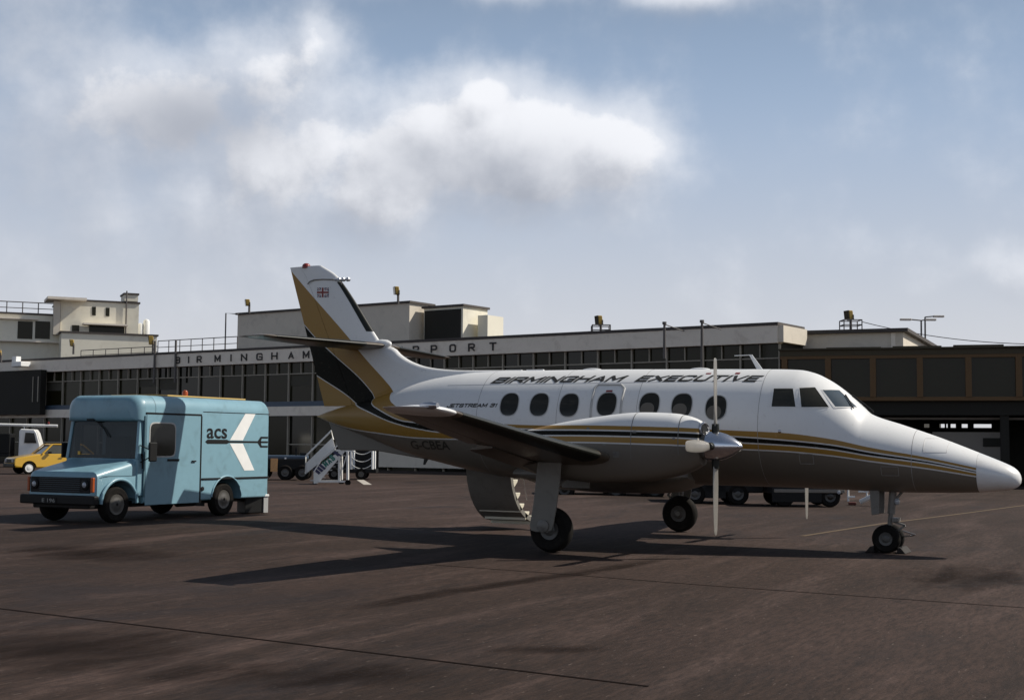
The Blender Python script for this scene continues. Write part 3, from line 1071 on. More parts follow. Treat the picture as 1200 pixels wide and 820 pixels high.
def build_engine(sgn):
    xs = [-4.27 - (8.0 - 4.27) * (i / 60) for i in range(61)]
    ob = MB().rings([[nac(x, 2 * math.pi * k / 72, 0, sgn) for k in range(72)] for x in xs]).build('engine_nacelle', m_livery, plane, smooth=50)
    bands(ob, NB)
    # intake scoop above the spinner
    c = Vector((-4.262, sgn * NY, 1.985))
    m = MB()
    pts = [Vector((-4.255, sgn * NY + 0.19 * math.cos(t), 1.93 + 0.085 * math.sin(t) + 0.02)) for t in [2 * math.pi * k / 24 for k in range(24)]]
    inn = [Vector((-4.262, p.y, p.z)) for p in pts]
    m.add(inn, [tuple(range(24))])
    m.build('intake_duct', m_black, ob)
    m = MB()
    rs = []
    for a in [2 * math.pi * k / 8 for k in range(8)]:
        rs.append([Vector((-4.26 + 0.02 * math.sin(a), sgn * NY + (0.2 + 0.018 * math.cos(a)) * math.cos(t), 1.95 + (0.092 + 0.018 * math.cos(a)) * math.sin(t))) for t in [2 * math.pi * k / 24 for k in range(24)]])
    rs.append(rs[0])
    m.rings(rs, 0, False, False)
    m.build('intake_lip', m_metal, ob, smooth=60)
    # latches and an access panel on the cowling side
    def on_nac(x, z, off):
        lo_, hi = R_(-89), R_(89)
        for _ in range(30):
            mid = (lo_ + hi) / 2
            if nac(x, mid, off, sgn).z < z:
                lo_ = mid
            else:
                hi = mid
        return nac(x, lo_, off, sgn)
    for xx, zz, w_, h_ in ((-6.05, 1.955, 0.05, 0.03), (-5.25, 1.90, 0.06, 0.03), (-4.62, 1.80, 0.04, 0.03), (-5.75, 1.70, 0.05, 0.025), (-5.55, 1.55, 0.10, 0.09)):
        patch(lambda u, v: on_nac(xx - w_ / 2 + w_ * u, zz - h_ / 2 + h_ * v, 0.003), 2, 2).build('cowl_latch', m_strut, ob)
    # panel seams
    for xx in (-5.3, -4.55):
        m = MB()
        th = [R_(-20) + R_(220) * k / 60 for k in range(61)]
        m.rings([[nac(xx, t, 0.002, sgn) for t in th], [nac(xx - 0.012, t, 0.002, sgn) for t in th]], 0, False, False, closed=False)
        m.build('cowl_seam', m_strut, ob)
    # propeller
    hub = Vector((-4.08, sgn * NY, 1.69))
    p = MB().lathe([(0.19, -0.2), (0.20, -0.12), (0.20, 0.0)], hub, (1, 0, 0), 24).build('propeller', m_strut, plane, smooth=40)
    MB().lathe([(0.222, -0.11), (0.222, 0.0), (0.215, 0.08), (0.185, 0.18), (0.13, 0.29), (0.07, 0.37), (0.025, 0.415), (0.004, 0.425)], hub, (1, 0, 0), 32).build('spinner', m_spin, p, smooth=45)
    for k in range(4):
        ang = k * math.pi / 2
        d = Vector((0, math.cos(ang), math.sin(ang)))
        t = Vector((0, -math.sin(ang), math.cos(ang)))
        ax = Vector((1, 0, 0))
        rs = []
        for r, ch, th, tw in [(0.17, .09, .085, 20), (0.26, .10, .075, 16), (0.38, .13, .05, 12), (0.55, .17, .035, 8), (0.75, .185, .026, 5), (0.95, .185, .02, 3), (1.15, .17, .016, 1), (1.28, .15, .012, 0), (1.335, .11, .008, 0), (1.345, .05, .005, 0)]:
            a = R_(tw)
            u = t * math.cos(a) + ax * math.sin(a)
            w = ax * math.cos(a) - t * math.sin(a)
            rs.append([hub + d * r + u * (ch / 2 * math.cos(q)) + w * (th / 2 * math.sin(q)) for q in [2 * math.pi * j / 16 for j in range(16)]])
        bl = MB().rings(rs).build('blade', m_blade, p, smooth=50)
        cuff = MB().tube([hub + d * 0.2, hub + d * 0.34], [0.062, 0.055], 12)
        cuff.build('blade_cuff', m_boot, p, smooth=40)


for sgn in (-1, 1):
    build_engine(sgn)


def wheel(mb_t, mb_r, c, axis, R, Wd, rim, sides=(1,)):
    """tyre into mb_t, rim disc into mb_r"""
    h = Wd / 2
    mb_t.lathe([(rim, -h * 0.75), (rim * 1.08, -h * 0.92), (R * 0.86, -h), (R * 0.96, -h * 0.72), (R, -h * 0.3), (R, h * 0.3), (R * 0.96, h * 0.72), (R * 0.86, h), (rim * 1.08, h * 0.92), (rim, h * 0.75)], c, axis, 36, 0, True, True)
    for s in sides:
        ax = Vector(axis) * s
        mb_r.lathe([(rim * 1.0, h * 0.755), (rim * 0.98, h * 0.90), (rim * 0.86, h * 0.86), (rim * 0.6, h * 0.80), (rim * 0.42, h * 1.0), (rim * 0.15, h * 1.0)], c, ax, 24, 0, True, True)


def build_gear(sgn):
    y = sgn * 2.97
    g = MB()
    g.tube([(-6.62, y, 1.42), (-6.66, y, 0.95)], 0.075, 14)
    g.tube([(-6.66, y, 0.97), (-6.69, y, 0.36)], 0.048, 14)
    g.tube([(-6.69, y + 0.14, 0.36), (-6.69, y - 0.16, 0.36)], 0.045, 12)
    g.tube([(-6.63, y, 1.0), (-6.60, y - sgn * 0.75, 1.33)], 0.035, 10)
    g.bar((-6.72, y, 0.45), (-6.95, y, 0.72), 0.05, 0.03)
    g.bar((-6.95, y, 0.72), (-6.72, y, 0.98), 0.05, 0.03)
    st = g.build('main_gear', m_strut, plane, smooth=40)
    t, r = MB(), MB()
    wheel(t, r, (-6.69, y - sgn * 0.02, 0.355), (0, 1, 0), 0.355, 0.23, 0.16)
    t.build('tyre', m_rubber, st, smooth=40)
    r.build('wheel_rim', m_rim, st, smooth=40)
    r = MB()
    wheel(MB(), r, (-6.69, y - sgn * 0.02, 0.355), (0, -1, 0), 0.355, 0.23, 0.16)
    r.build('wheel_rim', m_rim, st, smooth=40)
    yd = y + sgn * 0.17
    top = [(-6.87, yd, 1.44), (-6.43, yd, 1.40)]
    prof = [(1.42, -6.86, -6.44), (1.1, -6.89, -6.47), (0.75, -6.93, -6.52), (0.42, -6.99, -6.58), (0.34, -6.97, -6.62), (0.32, -6.88, -6.72)]
    L = [Vector((a, yd, z)) for z, a, b in prof]
    Rr = [Vector((b, yd, z)) for z, a, b in prof]
    m = MB()
    m.prism(L + Rr[::-1], (0, -sgn * 0.035, 0))
    m.build('leg_door', m_gdoor, st, bevel=0.012)
    MB().lathe([(0.10, 0), (0.10, 0.03), (0.05, 0.05)], (-6.75, yd - 0 * sgn, 0.42), (0, sgn, 0), 16).build('door_hub', m_strut, st, smooth=40)
    # inboard door hanging from the wing
    MB().obox((-6.95, sgn * 2.0, 0.98), (0.5, 0, 0), (0, sgn * 0.03, 0), (0, 0, 0.32)).build('inner_gear_door', m_gdoor, st, bevel=0.01)


for sgn in (-1, 1):
    build_gear(sgn)


def build_nose_gear():
    g = MB()
    g.tube([(-1.96, 0, 1.06), (-2.0, 0, 0.62)], 0.06, 14)
    g.tube([(-2.0, 0, 0.64), (-2.05, 0, 0.23)], 0.04, 12)
    g.tube([(-2.05, -0.2, 0.23), (-2.05, 0.2, 0.23)], 0.035, 10)
    g.tube([(-1.97, 0, 0.80), (-1.78, 0, 1.03)], 0.022, 8)
    g.bar((-1.98, 0, 0.5), (-1.78, 0, 0.44), 0.05, 0.03)
    g.bar((-1.78, 0, 0.44), (-1.97, 0, 0.3), 0.05, 0.03)
    g.box(-1.97, -1.87, -0.1, 0.1, 0.5, 0.56)
    st = g.build('nose_gear', m_strut, plane, smooth=40)
    for y in (-0.155, 0.155):
        t, r = MB(), MB()
        wheel(t, r, (-2.05, y, 0.226), (0, math.copysign(1, y), 0), 0.226, 0.15, 0.11)
        t.build('tyre', m_rubber, st, smooth=40)
        r.build('wheel_rim', m_rim, st, smooth=40)
    for y in (-0.2, 0.2):
        MB().hexa([(-2.27, y - .012, 0.60), (-2.15, y - .012, 0.62), (-2.15, y + .012, 0.62), (-2.27, y + .012, 0.60)], [(-2.30, y - .012, 1.02), (-2.14, y - .012, 1.02), (-2.14, y + .012, 1.02), (-2.30, y + .012, 1.02)]).build('gear_door', m_strut, st, bevel=0.008)
    MB().tube([(-1.80, -0.1, 0.36), (-1.62, -0.05, 0.30), (-1.72, 0.1, 0.27), (-1.9, 0.12, 0.25)], 0.015, 6).build('towing_loop', m_metal, st, smooth=40)
    MB().lathe([(0.005, 0), (0.05, 0.01), (0.06, 0.06), (0.02, 0.1)], (-1.86, 0.0, 0.82), (-1, 0, 0), 12).build('taxi_lamp', m_lens, st, smooth=40)


build_nose_gear()


def window_disc(cx, cz, w, h, side, off, ex=2.5):
    mb = MB()
    rs = []
    for r in (0.02, 0.5, 0.85, 1.0):
        ring = []
        for k in range(32):
            t = 2 * math.pi * k / 32
            c, s = math.cos(t), math.sin(t)
            ring.append(fus_z(cx + r * w / 2 * math.copysign(abs(c) ** (2 / ex), c), cz + r * h / 2 * math.copysign(abs(s) ** (2 / ex), s), off, side))
        rs.append(ring)
    mb.rings(rs, 0, True, False)
    return mb


def window_ring(cx, cz, w, h, side, off, wd, ex=2.5):
    rs = []
    for dr, o in ((0, 0.0), (0, off), (wd, off), (wd, 0.0)):
        ring = []
        for k in range(32):
            t = 2 * math.pi * k / 32
            c, s = math.cos(t), math.sin(t)
            ring.append(fus_z(cx + (w / 2 + dr) * math.copysign(abs(c) ** (2 / ex), c), cz + (h / 2 + dr) * math.copysign(abs(s) ** (2 / ex), s), o, side))
        rs.append(ring)
    return MB().rings(rs, 0, False, False)


def build_windows():
    for i, (px, py) in enumerate([(597, 473.7), (632, 474), (667, 474.5), (711, 473.5), (761, 474), (799, 475), (839, 477.5)]):
        p = fus_ray(px, py)
        for side in (-1, 1):
            w = window_disc(p.x, p.z + 0.0, 0.355, 0.40, side, 0.003).build('cabin_window', m_glass, plane, smooth=60)
            window_ring(p.x, p.z, 0.355, 0.40, side, 0.008, 0.014).build('window_rim', m_frame, w, smooth=50)
            if i >= 4:       # flat patch on the pane's face, painted as the lit seat inside
                window_disc(p.x - 0.03, p.z - 0.075, 0.25, 0.22, side, 0.0045, 2.2).build('lit_seat_patch', m_seat_lit, w, smooth=60)
    # over-wing exit outline on both sides
    a = [fus_ray(*q) for q in [(692, 490), (697, 455), (701, 451), (728, 451), (732, 455), (727, 489)]]
    for side in (-1, 1):
        pts = []
        for p, q in zip(a, a[1:]):
            pts += [fus_z(p.x + (q.x - p.x) * k / 6, p.z + (q.z - p.z) * k / 6, 0.002, side) for k in range(6)]
        pts.append(fus_z(a[-1].x, a[-1].z, 0.002, side))
        MB().tube(pts, 0.022, 6).build('emergency_exit_frame', m_frame, plane, smooth=50)
        c = fus_ray(714, 458.5)
        patch(lambda u, v: fus_z(c.x - 0.06 + 0.12 * u, c.z - 0.02 + 0.04 * v, 0.004, side), 3, 2).build('exit_marking', m_red, plane)
    # roof marking above the cockpit end of the title
    for p0, p1 in (((827, 438.5), (834, 437)), ((861, 438.5), (868, 436.5))):
        q0, q1 = fus_ray(*p0), fus_ray(*p1)
        patch(lambda u, v: fus_z(q0.x + (q1.x - q0.x) * u, q0.z + (q1.z - q0.z) * v, 0.004, -1), 4, 2).build('roof_marking', m_red, plane)

    def px_quad(q, off, n=10):
        q = [Vector(p) for p in q]

        def fn(u, v):
            p = (q[0] * (1 - u) + q[1] * u) * (1 - v) + (q[3] * (1 - u) + q[2] * u) * v
            r = fus_ray(p.x, p.y, off)
            return r
        return patch(fn, n, n)
    for name, q, mt in (('cockpit_side_window', [(907, 455.4), (929.3, 455.4), (932.4, 476.9), (904.2, 476.6)], m_cglass),
                        ('cockpit_side_window', [(936.8, 454.8), (955.2, 454.0), (971.8, 477.5), (939.3, 477.3)], m_cglass),
                        ('windscreen', [(963.5, 457), (983.5, 457.8), (1004.5, 477.3), (979, 477.0)], m_wscreen)):
        for flip in (False, True):
            mb = px_quad(q, 0.006)
            mf = MB()
            big = []
            c = Vector((sum(p[0] for p in q) / 4, sum(p[1] for p in q) / 4))
            ring_o, ring_i = [], []
            for k in range(4):
                a_, b_ = Vector(q[k]), Vector(q[(k + 1) % 4])
                for s in range(8):
                    p = a_.lerp(b_, s / 8)
                    ring_i.append(fus_ray(p.x, p.y, 0.012))
                    o_ = p + (p - c).normalized() * 1.1
                    ring_o.append(fus_ray(o_.x, o_.y, 0.012) or ring_i[-1])
            mf.rings([ring_i, ring_o], 0, False, False)
            if flip:
                mb, mf = mb.mirrored(), mf.mirrored()
            w = mb.build(name, mt, plane, smooth=60)
            mf.build('window_frame', m_white, w, smooth=40)
    # wipers
    for flip in (1, -1):
        pts = [fus_ray(*p, 0.03) for p in [(1000.5, 480), (996, 472), (991, 464.5)]]
        if None not in pts:
            MB().tube([Vector((p.x, p.y * flip, p.z)) for p in pts], 0.011, 6).build('wiper', m_vblack, plane, smooth=40)
    # centre post wiper seen on the skyline
    MB().tube([(-2.62, 0.07, 2.545), (-2.5, 0.07, 2.45), (-2.36, 0.07, 2.34), (-2.28, 0.07, 2.27)], 0.018, 6).build('wiper', m_vblack, plane, smooth=40)
    for x0_, z0_, w_, h_ in ((-1.05, 1.62, 0.34, 0.22), (-10.2, 2.05, 0.30, 0.26), (-3.05, 1.42, 0.22, 0.16), (-1.75, 1.25, 0.26, 0.14)):
        for side in (-1, 1):
            cs = [(x0_, z0_), (x0_ - w_, z0_), (x0_ - w_, z0_ + h_), (x0_, z0_ + h_), (x0_, z0_)]
            pts = []
            for (xa, za), (xb, zb_) in zip(cs, cs[1:]):
                pts += [fus_z(xa + (xb - xa) * k / 6, za + (zb_ - za) * k / 6, 0.0005, side) for k in range(6)]
            MB().tube(pts + pts[:1], 0.0035, 4).build('access_hatch', m_seam, plane)
    for side in (-1, 1):
        MB().tube([fus_z(-3.95 - 6.0 * k / 60, 2.78, 0.0, side) for k in range(61)], 0.003, 4).build('skin_lap', m_seam, plane)
    # aerials on the roof
    m = MB()
    m.prism([(-4.12, -0.012, 3.0), (-4.22, -0.012, 3.0), (-4.36, -0.012, 3.26), (-4.31, -0.012, 3.26)], (0, 0.024, 0))
    m.tube([(-4.33, 0, 3.255), (-4.62, 0, 3.25)], 0.008, 6)
    m.build('mast_aerial', m_white, plane, smooth=30)
    for x in (-7.3, -5.25):
        rs = [[Vector((x + a * 0.2 * r, b * 0.07 * r, TOP(x) - 0.012 + 0.042 * math.sqrt(max(0, 1 - r * r)))) for a, b in [(math.cos(2 * math.pi * k / 20), math.sin(2 * math.pi * k / 20)) for k in range(20)]] for r in (1, .9, .7, .4, .05)]
        MB().rings(rs).build('roof_blister', m_white, plane, smooth=60)
    for x in (-8.9, -8.45):
        MB().box(x - 0.18, x + 0.18, -0.03, 0.03, 3.04, 3.08).build('roof_blister', m_white, plane, bevel=0.012)
    MB().prism([(-10.72, -0.01, 1.42), (-10.82, -0.01, 1.43), (-10.84, -0.01, 1.29), (-10.80, -0.01, 1.29)], (0, 0.02, 0)).build('belly_aerial', m_boot, plane)
    p = fus_ray(913.5, 505.3)
    MB().lathe([(0.03, 0), (0.022, 0.02), (0.005, 0.028)], p, (0, -1, 0), 10).build('static_port', m_metal, plane, smooth=50)
    # fine seams round the nose
    for x in (-1.55, -3.92, -6.05, -7.55, -9.15):
        th = [2 * math.pi * k / 96 for k in range(97)]
        m = MB()
        m.rings([[fus(x, t, 0.0015) for t in th], [fus(x - 0.008, t, 0.0015) for t in th]], 0, False, False, closed=False)
        m.build('skin_seam', m_seam, plane)


build_windows()


def build_titles():
    # the title follows the curve of the upper fuselage: arc length above the waist
    def on_arc(px, py):
        p = fus_ray(px, py)
        s = (p.z - ZM(p.x)) / (TOP(p.x) - ZM(p.x))
        return p.x, math.asin(min(1, s))
    x0, t0 = on_arc(574, 449.5)
    x1, t1 = on_arc(886, 447.8)
    _, t2 = on_arc(726, 440.0)
    hgt = (t2 - 0.5 * (t0 + t1))
    xw = fus_ray(733, 449)[0]
    xe = fus_ray(742, 449)[0]

    def fn_at(xa):
        def fn(u, v):
            x = xa + u
            return fus(x, t0 + (t1 - t0) * (x - x0) / (x1 - x0) + v, 0.004)
        return fn
    for word, xa, xb in (('BIRMINGHAM', x0, xw), ('EXECUTIVE', xe, fus_ray(897, 439)[0])):
        m = block_text(word, xb - xa, hgt, fn_at(xa), 0.255, 0.62)
        m.build('title_lettering', m_letter, plane)
    # port side carries the same title reading nose to tail
    for word, xa, xb in (('BIRMINGHAM', -4.3, -6.4), ('EXECUTIVE', -6.6, -9.0)):
        def fnp(u, v, xa=xa):
            p = fus(xa - u, t0 + v, 0.004)
            return Vector((p.x, -p.y, p.z))
        block_text(word, abs(xb - xa), hgt, fnp, 0.255, 0.62).build('title_lettering', m_letter, plane)
    a, b = fus_ray(523, 477.5), fus_ray(584, 477.0)
    h = fus_ray(583, 472.4).z - b.z

    def fj(u, v):
        return fus_z(a.x + u, a.z + (b.z - a.z) * u / (b.x - a.x) + v, 0.004)
    block_text('JETSTREAM 31', b.x - a.x, h, fj, 0.25, 0.45).build('type_lettering', m_letter, plane)
    a, b = fus_ray(484, 525.5), fus_ray(528, 526.5)
    h = fus_ray(485, 516).z - a.z

    def fg(u, v):
        return fus_z(a.x + u, a.z + (b.z - a.z) * u / (b.x - a.x) + v, 0.004)
    text_mb('G-CBEA', b.x - a.x, h, fg, bold=0.012, cuts=4).build('registration_lettering', m_letter, plane)


build_titles()


def build_airstair():
    # door hinged at the sill on the far side, hanging open; its curved skin points down and outward
    x0, x1 = -10.30, -9.33
    cy, cz, Rr = 0.72 + 1.14, 1.30, 1.14
    out = []
    for a in [R_(174 + 94 * i / 16) for i in range(17)]:
        out.append((cy + Rr * math.cos(a), cz + Rr * math.sin(a)))
    inn = [(cy + (Rr - 0.09) * (y - cy) / Rr, cz + (Rr - 0.09) * (z - cz) / Rr) for y, z in out]
    prof = out + inn[::-1]
    m = MB().rings([[Vector((x0, y, z)) for y, z in prof], [Vector((x1, y, z)) for y, z in prof]])
    d = m.build('airstair_door', m_gdoor, plane, smooth=40)
    MB().rings([[Vector((x, y + (cy - y) * 0.003, z + (cz - z) * 0.003)) for y, z in inn] for x in (x0 + 0.03, x1 - 0.03)], 0, False, False, closed=False).build('door_lining', m_door_in, d, smooth=40)
    for k in range(5):
        a = R_(196 + 15.5 * k)
        y, z = cy + (Rr - 0.1) * math.cos(a), cz + (Rr - 0.1) * math.sin(a)
        s = MB()
        dy = 0.20
        s.prism([(x0 + 0.06, y, z), (x0 + 0.06, y + dy, z), (x0 + 0.06, y + dy * 0.9, z - 0.05), (x0 + 0.06, y + 0.02, z - 0.17)], (x1 - x0 + 0.0 - 0.06, 0, 0))
        s.build('step', m_door_in, d, bevel=0.008)
    MB().tube([(x1 - 0.02, 0.95, 1.9), (x1 - 0.02, 1.25, 1.2), (x1 - 0.02, 1.5, 0.6)], 0.008, 6).build('door_cable', m_metal, d)
    MB().tube([(-9.6, 0.86, 1.25), (-9.45, 1.0, 0.95), (-9.25, 0.92, 1.3)], 0.025, 8).build('door_stay', m_strut, d)


build_airstair()

# chocks at the nose wheel
for x, lab in ((-2.30, 'dark wooden chock behind the nose wheel of the airliner'), (-1.80, 'dark wooden chock ahead of the nose wheel of the airliner')):
    m = MB().prism([(x - 0.07, -0.26, 0.005), (x + 0.07, -0.26, 0.005), (x + (0.06 if x < -2 else -0.01), -0.26, 0.10), (x + (0.01 if x < -2 else -0.06), -0.26, 0.10)], (0, 0.52, 0))
    tag(m.build('wheel_chock', mat('chock_wood', (0.014, 0.010, 0.008), 0.85), bevel=0.01), lab, 'chock', 'chocks at the nose wheel')

# ------------------------------------------------------------------ blue step van
VZ = 0.12


def rrect(x0, x1, z0, z1, r, y, rb=0.03, n=6, crown=0.0):
    pts = []
    for cx, cz, a0, rr in ((x1 - r, z1 - r, 0, r), (x0 + r, z1 - r, 90, r), (x0 + rb, z0 + rb, 180, rb), (x1 - rb, z0 + rb, 270, rb)):
        for k in range(n + 1):
            a = R_(a0 + 90 * k / n)
            p = Vector((cx + rr * math.cos(a), y, cz + rr * math.sin(a)))
            if crown and p.z > z1 - r:
                p.z += crown * (1 - ((p.x - (x0 + x1) / 2) / ((x1 - x0) / 2)) ** 2)
            pts.append(p)
    return pts


def build_van():
    v = thing('step_van', (-17.05, 0, VZ), 'light blue box van with acs lettering and white chevron parked behind the airliner tail', 'van')
    XF, XN = -18.0, -16.05
    rs = []
    for y, ins, dz, zb in ((-2.20, 0.16, 0.12, 2.16), (-2.18, 0.10, 0.07, 2.12), (-2.13, 0.04, 0.03, 2.10), (-2.06, 0.01, 0.005, 2.09)):
        rs.append(rrect(XF + ins, XN - ins, zb, 2.60 - dz, 0.24, y, 0.03, 6, 0.03))
    MB().rings(rs + [rrect(XF, XN, 2.09, 2.60, 0.24, -2.0, 0.03, 6, 0.03)]).build('cab_visor', m_vblue, v, smooth=50)
    rs = [rrect(XF, XN, 0.46 + VZ - 0.1, 2.60, 0.24, y, 0.04, 6, 0.03) for y in (-1.998, 1.9)] + [rrect(XF + 0.02, XN - 0.02, 0.5, 2.57, 0.24, 1.96, 0.04, 6, 0.03), rrect(XF + 0.06, XN - 0.06, 0.55, 2.52, 0.22, 2.0, 0.04, 6, 0.03)]
    body = MB().rings(rs).build('body', m_vblue, v, smooth=50)
    c = MB()
    c.lathe([(0.50, -0.5), (0.50, 0.5)], (XN, 0.53, 0.47), (1, 0, 0), 32)
    cut(body, c)
    c = MB()
    c.lathe([(0.50, -0.5), (0.50, 0.5)], (XF, 0.53, 0.47), (1, 0, 0), 32)
    cut(body, c)
    # hollow cab with a far side window
    cut(body, MB().box(XF + 0.09, XN - 0.07, -2.3, -0.95, 1.12, 2.06))
    cut(body, MB().box(XF - 0.2, XF + 0.2, -1.86, -1.14, 1.42, 2.02))
    MB().box(XF + 0.1, XN - 0.1, -1.99, -1.80, 1.125, 1.36).build('dashboard', m_vblack, v, bevel=0.03)
    for xs_ in (XF + 0.5, XN - 0.5):
        MB().box(xs_ - 0.24, xs_ + 0.24, -1.2, -1.06, 1.125, 1.80).build('cab_seat', m_vblack, v, bevel=0.05)
    cx, cy_, cz = XN - 0.52, -1.72, 1.47
    MB().tube([(cx + 0.21 * math.cos(t), cy_ + 0.10 * math.sin(t), cz + 0.17 * math.sin(t)) for t in [2 * math.pi * k / 24 for k in range(25)]], 0.014, 6, cap=False).build('steering_wheel', m_rail0, v, smooth=60)
    # cab front below the visor: windscreen and pillars
    ws = MB().hexa([(XF + 0.06, -2.16, 1.36), (XN - 0.06, -2.16, 1.36), (XN - 0.06, -2.15, 1.36), (XF + 0.06, -2.15, 1.36)], [(XF + 0.1, -2.06, 2.1), (XN - 0.1, -2.06, 2.1), (XN - 0.1, -2.05, 2.1), (XF + 0.1, -2.05, 2.1)])
    ws.build('windscreen', m_clear, v)
    for xa, xb in ((XN - 0.05, XN - 0.09), (XF + 0.05, XF + 0.09)):
        MB().bar((xa, -2.13, 1.34), (xb, -2.04, 2.12), 0.07, 0.10).build('windscreen_pillar', m_vblue, v, bevel=0.015)
    MB().box(XF + 0.02, XN - 0.02, -2.17, -2.0, 0.62, 1.355).build('scuttle', m_vblue, v, bevel=0.03)
    # bonnet and wings
    rs = []
    for y, z1, x0, x1 in ((-3.22, 1.02, XF + 0.16, XN - 0.14), (-3.17, 1.10, XF + 0.12, XN - 0.08), (-2.9, 1.17, XF + 0.1, XN - 0.05), (-2.5, 1.25, XF + 0.09, XN - 0.05), (-2.172, 1.33, XF + 0.09, XN - 0.05)):
        rs.append(rrect(x0, x1, 0.56, z1, 0.12, y, 0.03, 5, 0.02))
    hood = MB().rings(rs).build('bonnet', m_vblue, v, smooth=50)
    for xx in (XN, XF):
        c = MB()
        c.lathe([(0.46, -0.45), (0.46, 0.45)], (xx, -2.62, 0.48), (1, 0, 0), 32)
        cut(hood, c)
    # wheel arch lips
    for xx, s in ((XN - 0.05, 1), (XF + 0.09, -1)):
        pts = [Vector((xx + s * 0.01, -2.62 + 0.48 * math.cos(t), 0.48 + 0.48 * math.sin(t))) for t in [R_(2 + 176 * k / 20) for k in range(21)]]
        MB().tube(pts, 0.035, 8).build('wheel_arch_lip', m_vblue, v, smooth=50)
    for xx, s in ((XN, 1), (XF, -1)):
        pts = [Vector((xx + s * 0.004, 0.53 + 0.50 * math.cos(t), 0.47 + 0.50 * math.sin(t))) for t in [R_(8 + 164 * k / 20) for k in range(21)]]
        MB().tube(pts, 0.022, 8).build('wheel_arch_lip', m_vblue, v, smooth=50)
    # nose: grille, lamps, bumper
    g = MB().box(XF + 0.2, XN - 0.2, -3.235, -3.2, 0.70, 1.0)
    gr = g.build('grille', m_vblack, v, bevel=0.01)
    m = MB()
    for k in range(7):
        z = 0.73 + 0.04 * k
        m.box(XF + 0.45, XN - 0.45, -3.25, -3.233, z, z + 0.012)
    m.build('grille_slat', m_bluegrille, gr)
    for xx in (XF + 0.32, XN - 0.32):
        h = MB().lathe([(0.10, 0), (0.10, 0.02), (0.085, 0.03)], (xx, -3.235, 0.86), (0, -1, 0), 20).build('headlamp', m_vblack, v, smooth=40)
        MB().lathe([(0.055, 0.028), (0.04, 0.045), (0.015, 0.052)], (xx, -3.235, 0.86), (0, -1, 0), 20).build('headlamp_lens', m_lens, h, smooth=50)
    for xx, s in ((XN - 0.17, 1), (XF + 0.17, -1)):
        MB().box(xx - 0.03 + 0.02 * s, xx + 0.03 + 0.025 * s, -3.25, -3.12, 0.72, 1.0).build('indicator', m_amber, v, bevel=0.015)
    MB().box(XF + 0.02, XN + 0.02, -3.34, -3.20, 0.48, 0.66).build('front_bumper', m_vblack, v, bevel=0.03)
    pl = MB().box(XF + 0.62, XN - 0.95, -3.352, -3.338, 0.50, 0.61).build('number_plate', m_vblack, v)
    text_mb('E 196 EOX'[:5], 0.34, 0.07, lambda a, b: Vector((XF + 0.64 + a, -3.356, 0.52 + b)), bold=0.01).build('plate_lettering', m_plate, pl)
    MB().box(XF + 0.25, XN - 0.25, -3.22, -2.3, 0.40, 0.56).build('front_apron', m_vblack, v, bevel=0.03)
    # side: sliding door, window, rails, lettering
    X = XN
    m = MB()
    m.box(X, X + 0.014, -1.99, -0.33, 2.235, 2.27)
    m.box(X, X + 0.014, -0.35, -0.315, 0.42, 2.234)
    m.build('door_rail', m_vblack, v)
    dr = MB().box(X, X + 0.008, -1.96, -0.355, 0.44, 2.23).build('sliding_door', m_vblue, v, bevel=0.004)
    wn = MB()
    ring = [Vector((X + 0.012, -1.50 + (0.36 * math.copysign(abs(math.cos(t)) ** 0.3, math.cos(t))), 1.73 + 0.325 * math.copysign(abs(math.sin(t)) ** 0.3, math.sin(t)))) for t in [2 * math.pi * k / 40 for k in range(40)]]
    wn.prism(ring, (0.004, 0, 0))
    wo = wn.build('door_window', m_vglass, dr)
    out = [Vector((X + 0.009, -1.50 + (p.y + 1.5) * 1.08, 1.73 + (p.z - 1.73) * 1.08)) for p in ring]
    MB().prism(out, (0.0045, 0, 0)).build('window_seal', m_frame, wo)
    MB().box(X + 0.01, X + 0.04, -0.62, -0.50, 1.28, 1.31).build('door_handle', m_vblack, dr, bevel=0.006)
    MB().box(X + 0.01, X + 0.02, -1.35, -1.0, 1.30, 1.345).build('door_grab', m_vblack, dr)
    MB().box(X, X + 0.022, -0.29, 1.96, 0.905, 0.94).build('rub_rail', m_vblack, v, bevel=0.005)
    MB().box(X, X + 0.006, -0.28, 1.97, 2.315, 2.328).build('gutter_seam', m_vblack, v)
    MB().lathe([(0.045, 0), (0.045, 0.02), (0.01, 0.025)], (X, -0.26, 0.72), (1, 0, 0), 12).build('fuel_cap', m_vblack, v, smooth=40)
    # mirror and its arms
    mr = MB().box(X + 0.16, X + 0.21, -2.08, -1.86, 1.30, 1.68).build('mirror', m_vblack, v, bevel=0.03)
    m = MB()
    m.tube([(X - 0.02, -2.12, 1.62), (X + 0.17, -2.0, 1.52)], 0.012, 6)
    m.tube([(X - 0.01, -2.10, 1.28), (X + 0.17, -2.0, 1.40)], 0.012, 6)
    m.tube([(X + 0.01, -2.06, 1.16), (X + 0.02, -2.08, 1.45)], 0.014, 6)
    m.build('mirror_arm', m_vblack, mr)
    # far mirror
    MB().box(XF - 0.2, XF - 0.15, -2.1, -1.9, 1.35, 1.66).build('mirror', m_vblack, v, bevel=0.03)
    # wipers
    MB().tube([(XF + 0.75, -2.10, 2.1), (XF + 1.0, -2.115, 1.92), (XF + 1.12, -2.14, 1.78)], 0.012, 6).build('wiper', m_vblack, v)
    MB().box(XF + 0.6, XF + 0.78, -2.22, -2.14, 2.10, 2.14).build('wiper_motor', m_vblack, v, bevel=0.01)
    # lettering and emblem
    Xd = X + 0.005
    text_mb('acs', 0.66, 0.30, lambda a, b: Vector((Xd, -0.155 + a, 1.775 + b)), bold=0.018).build('lettering', m_vblack, v)
    m = MB()
    zc = 1.70
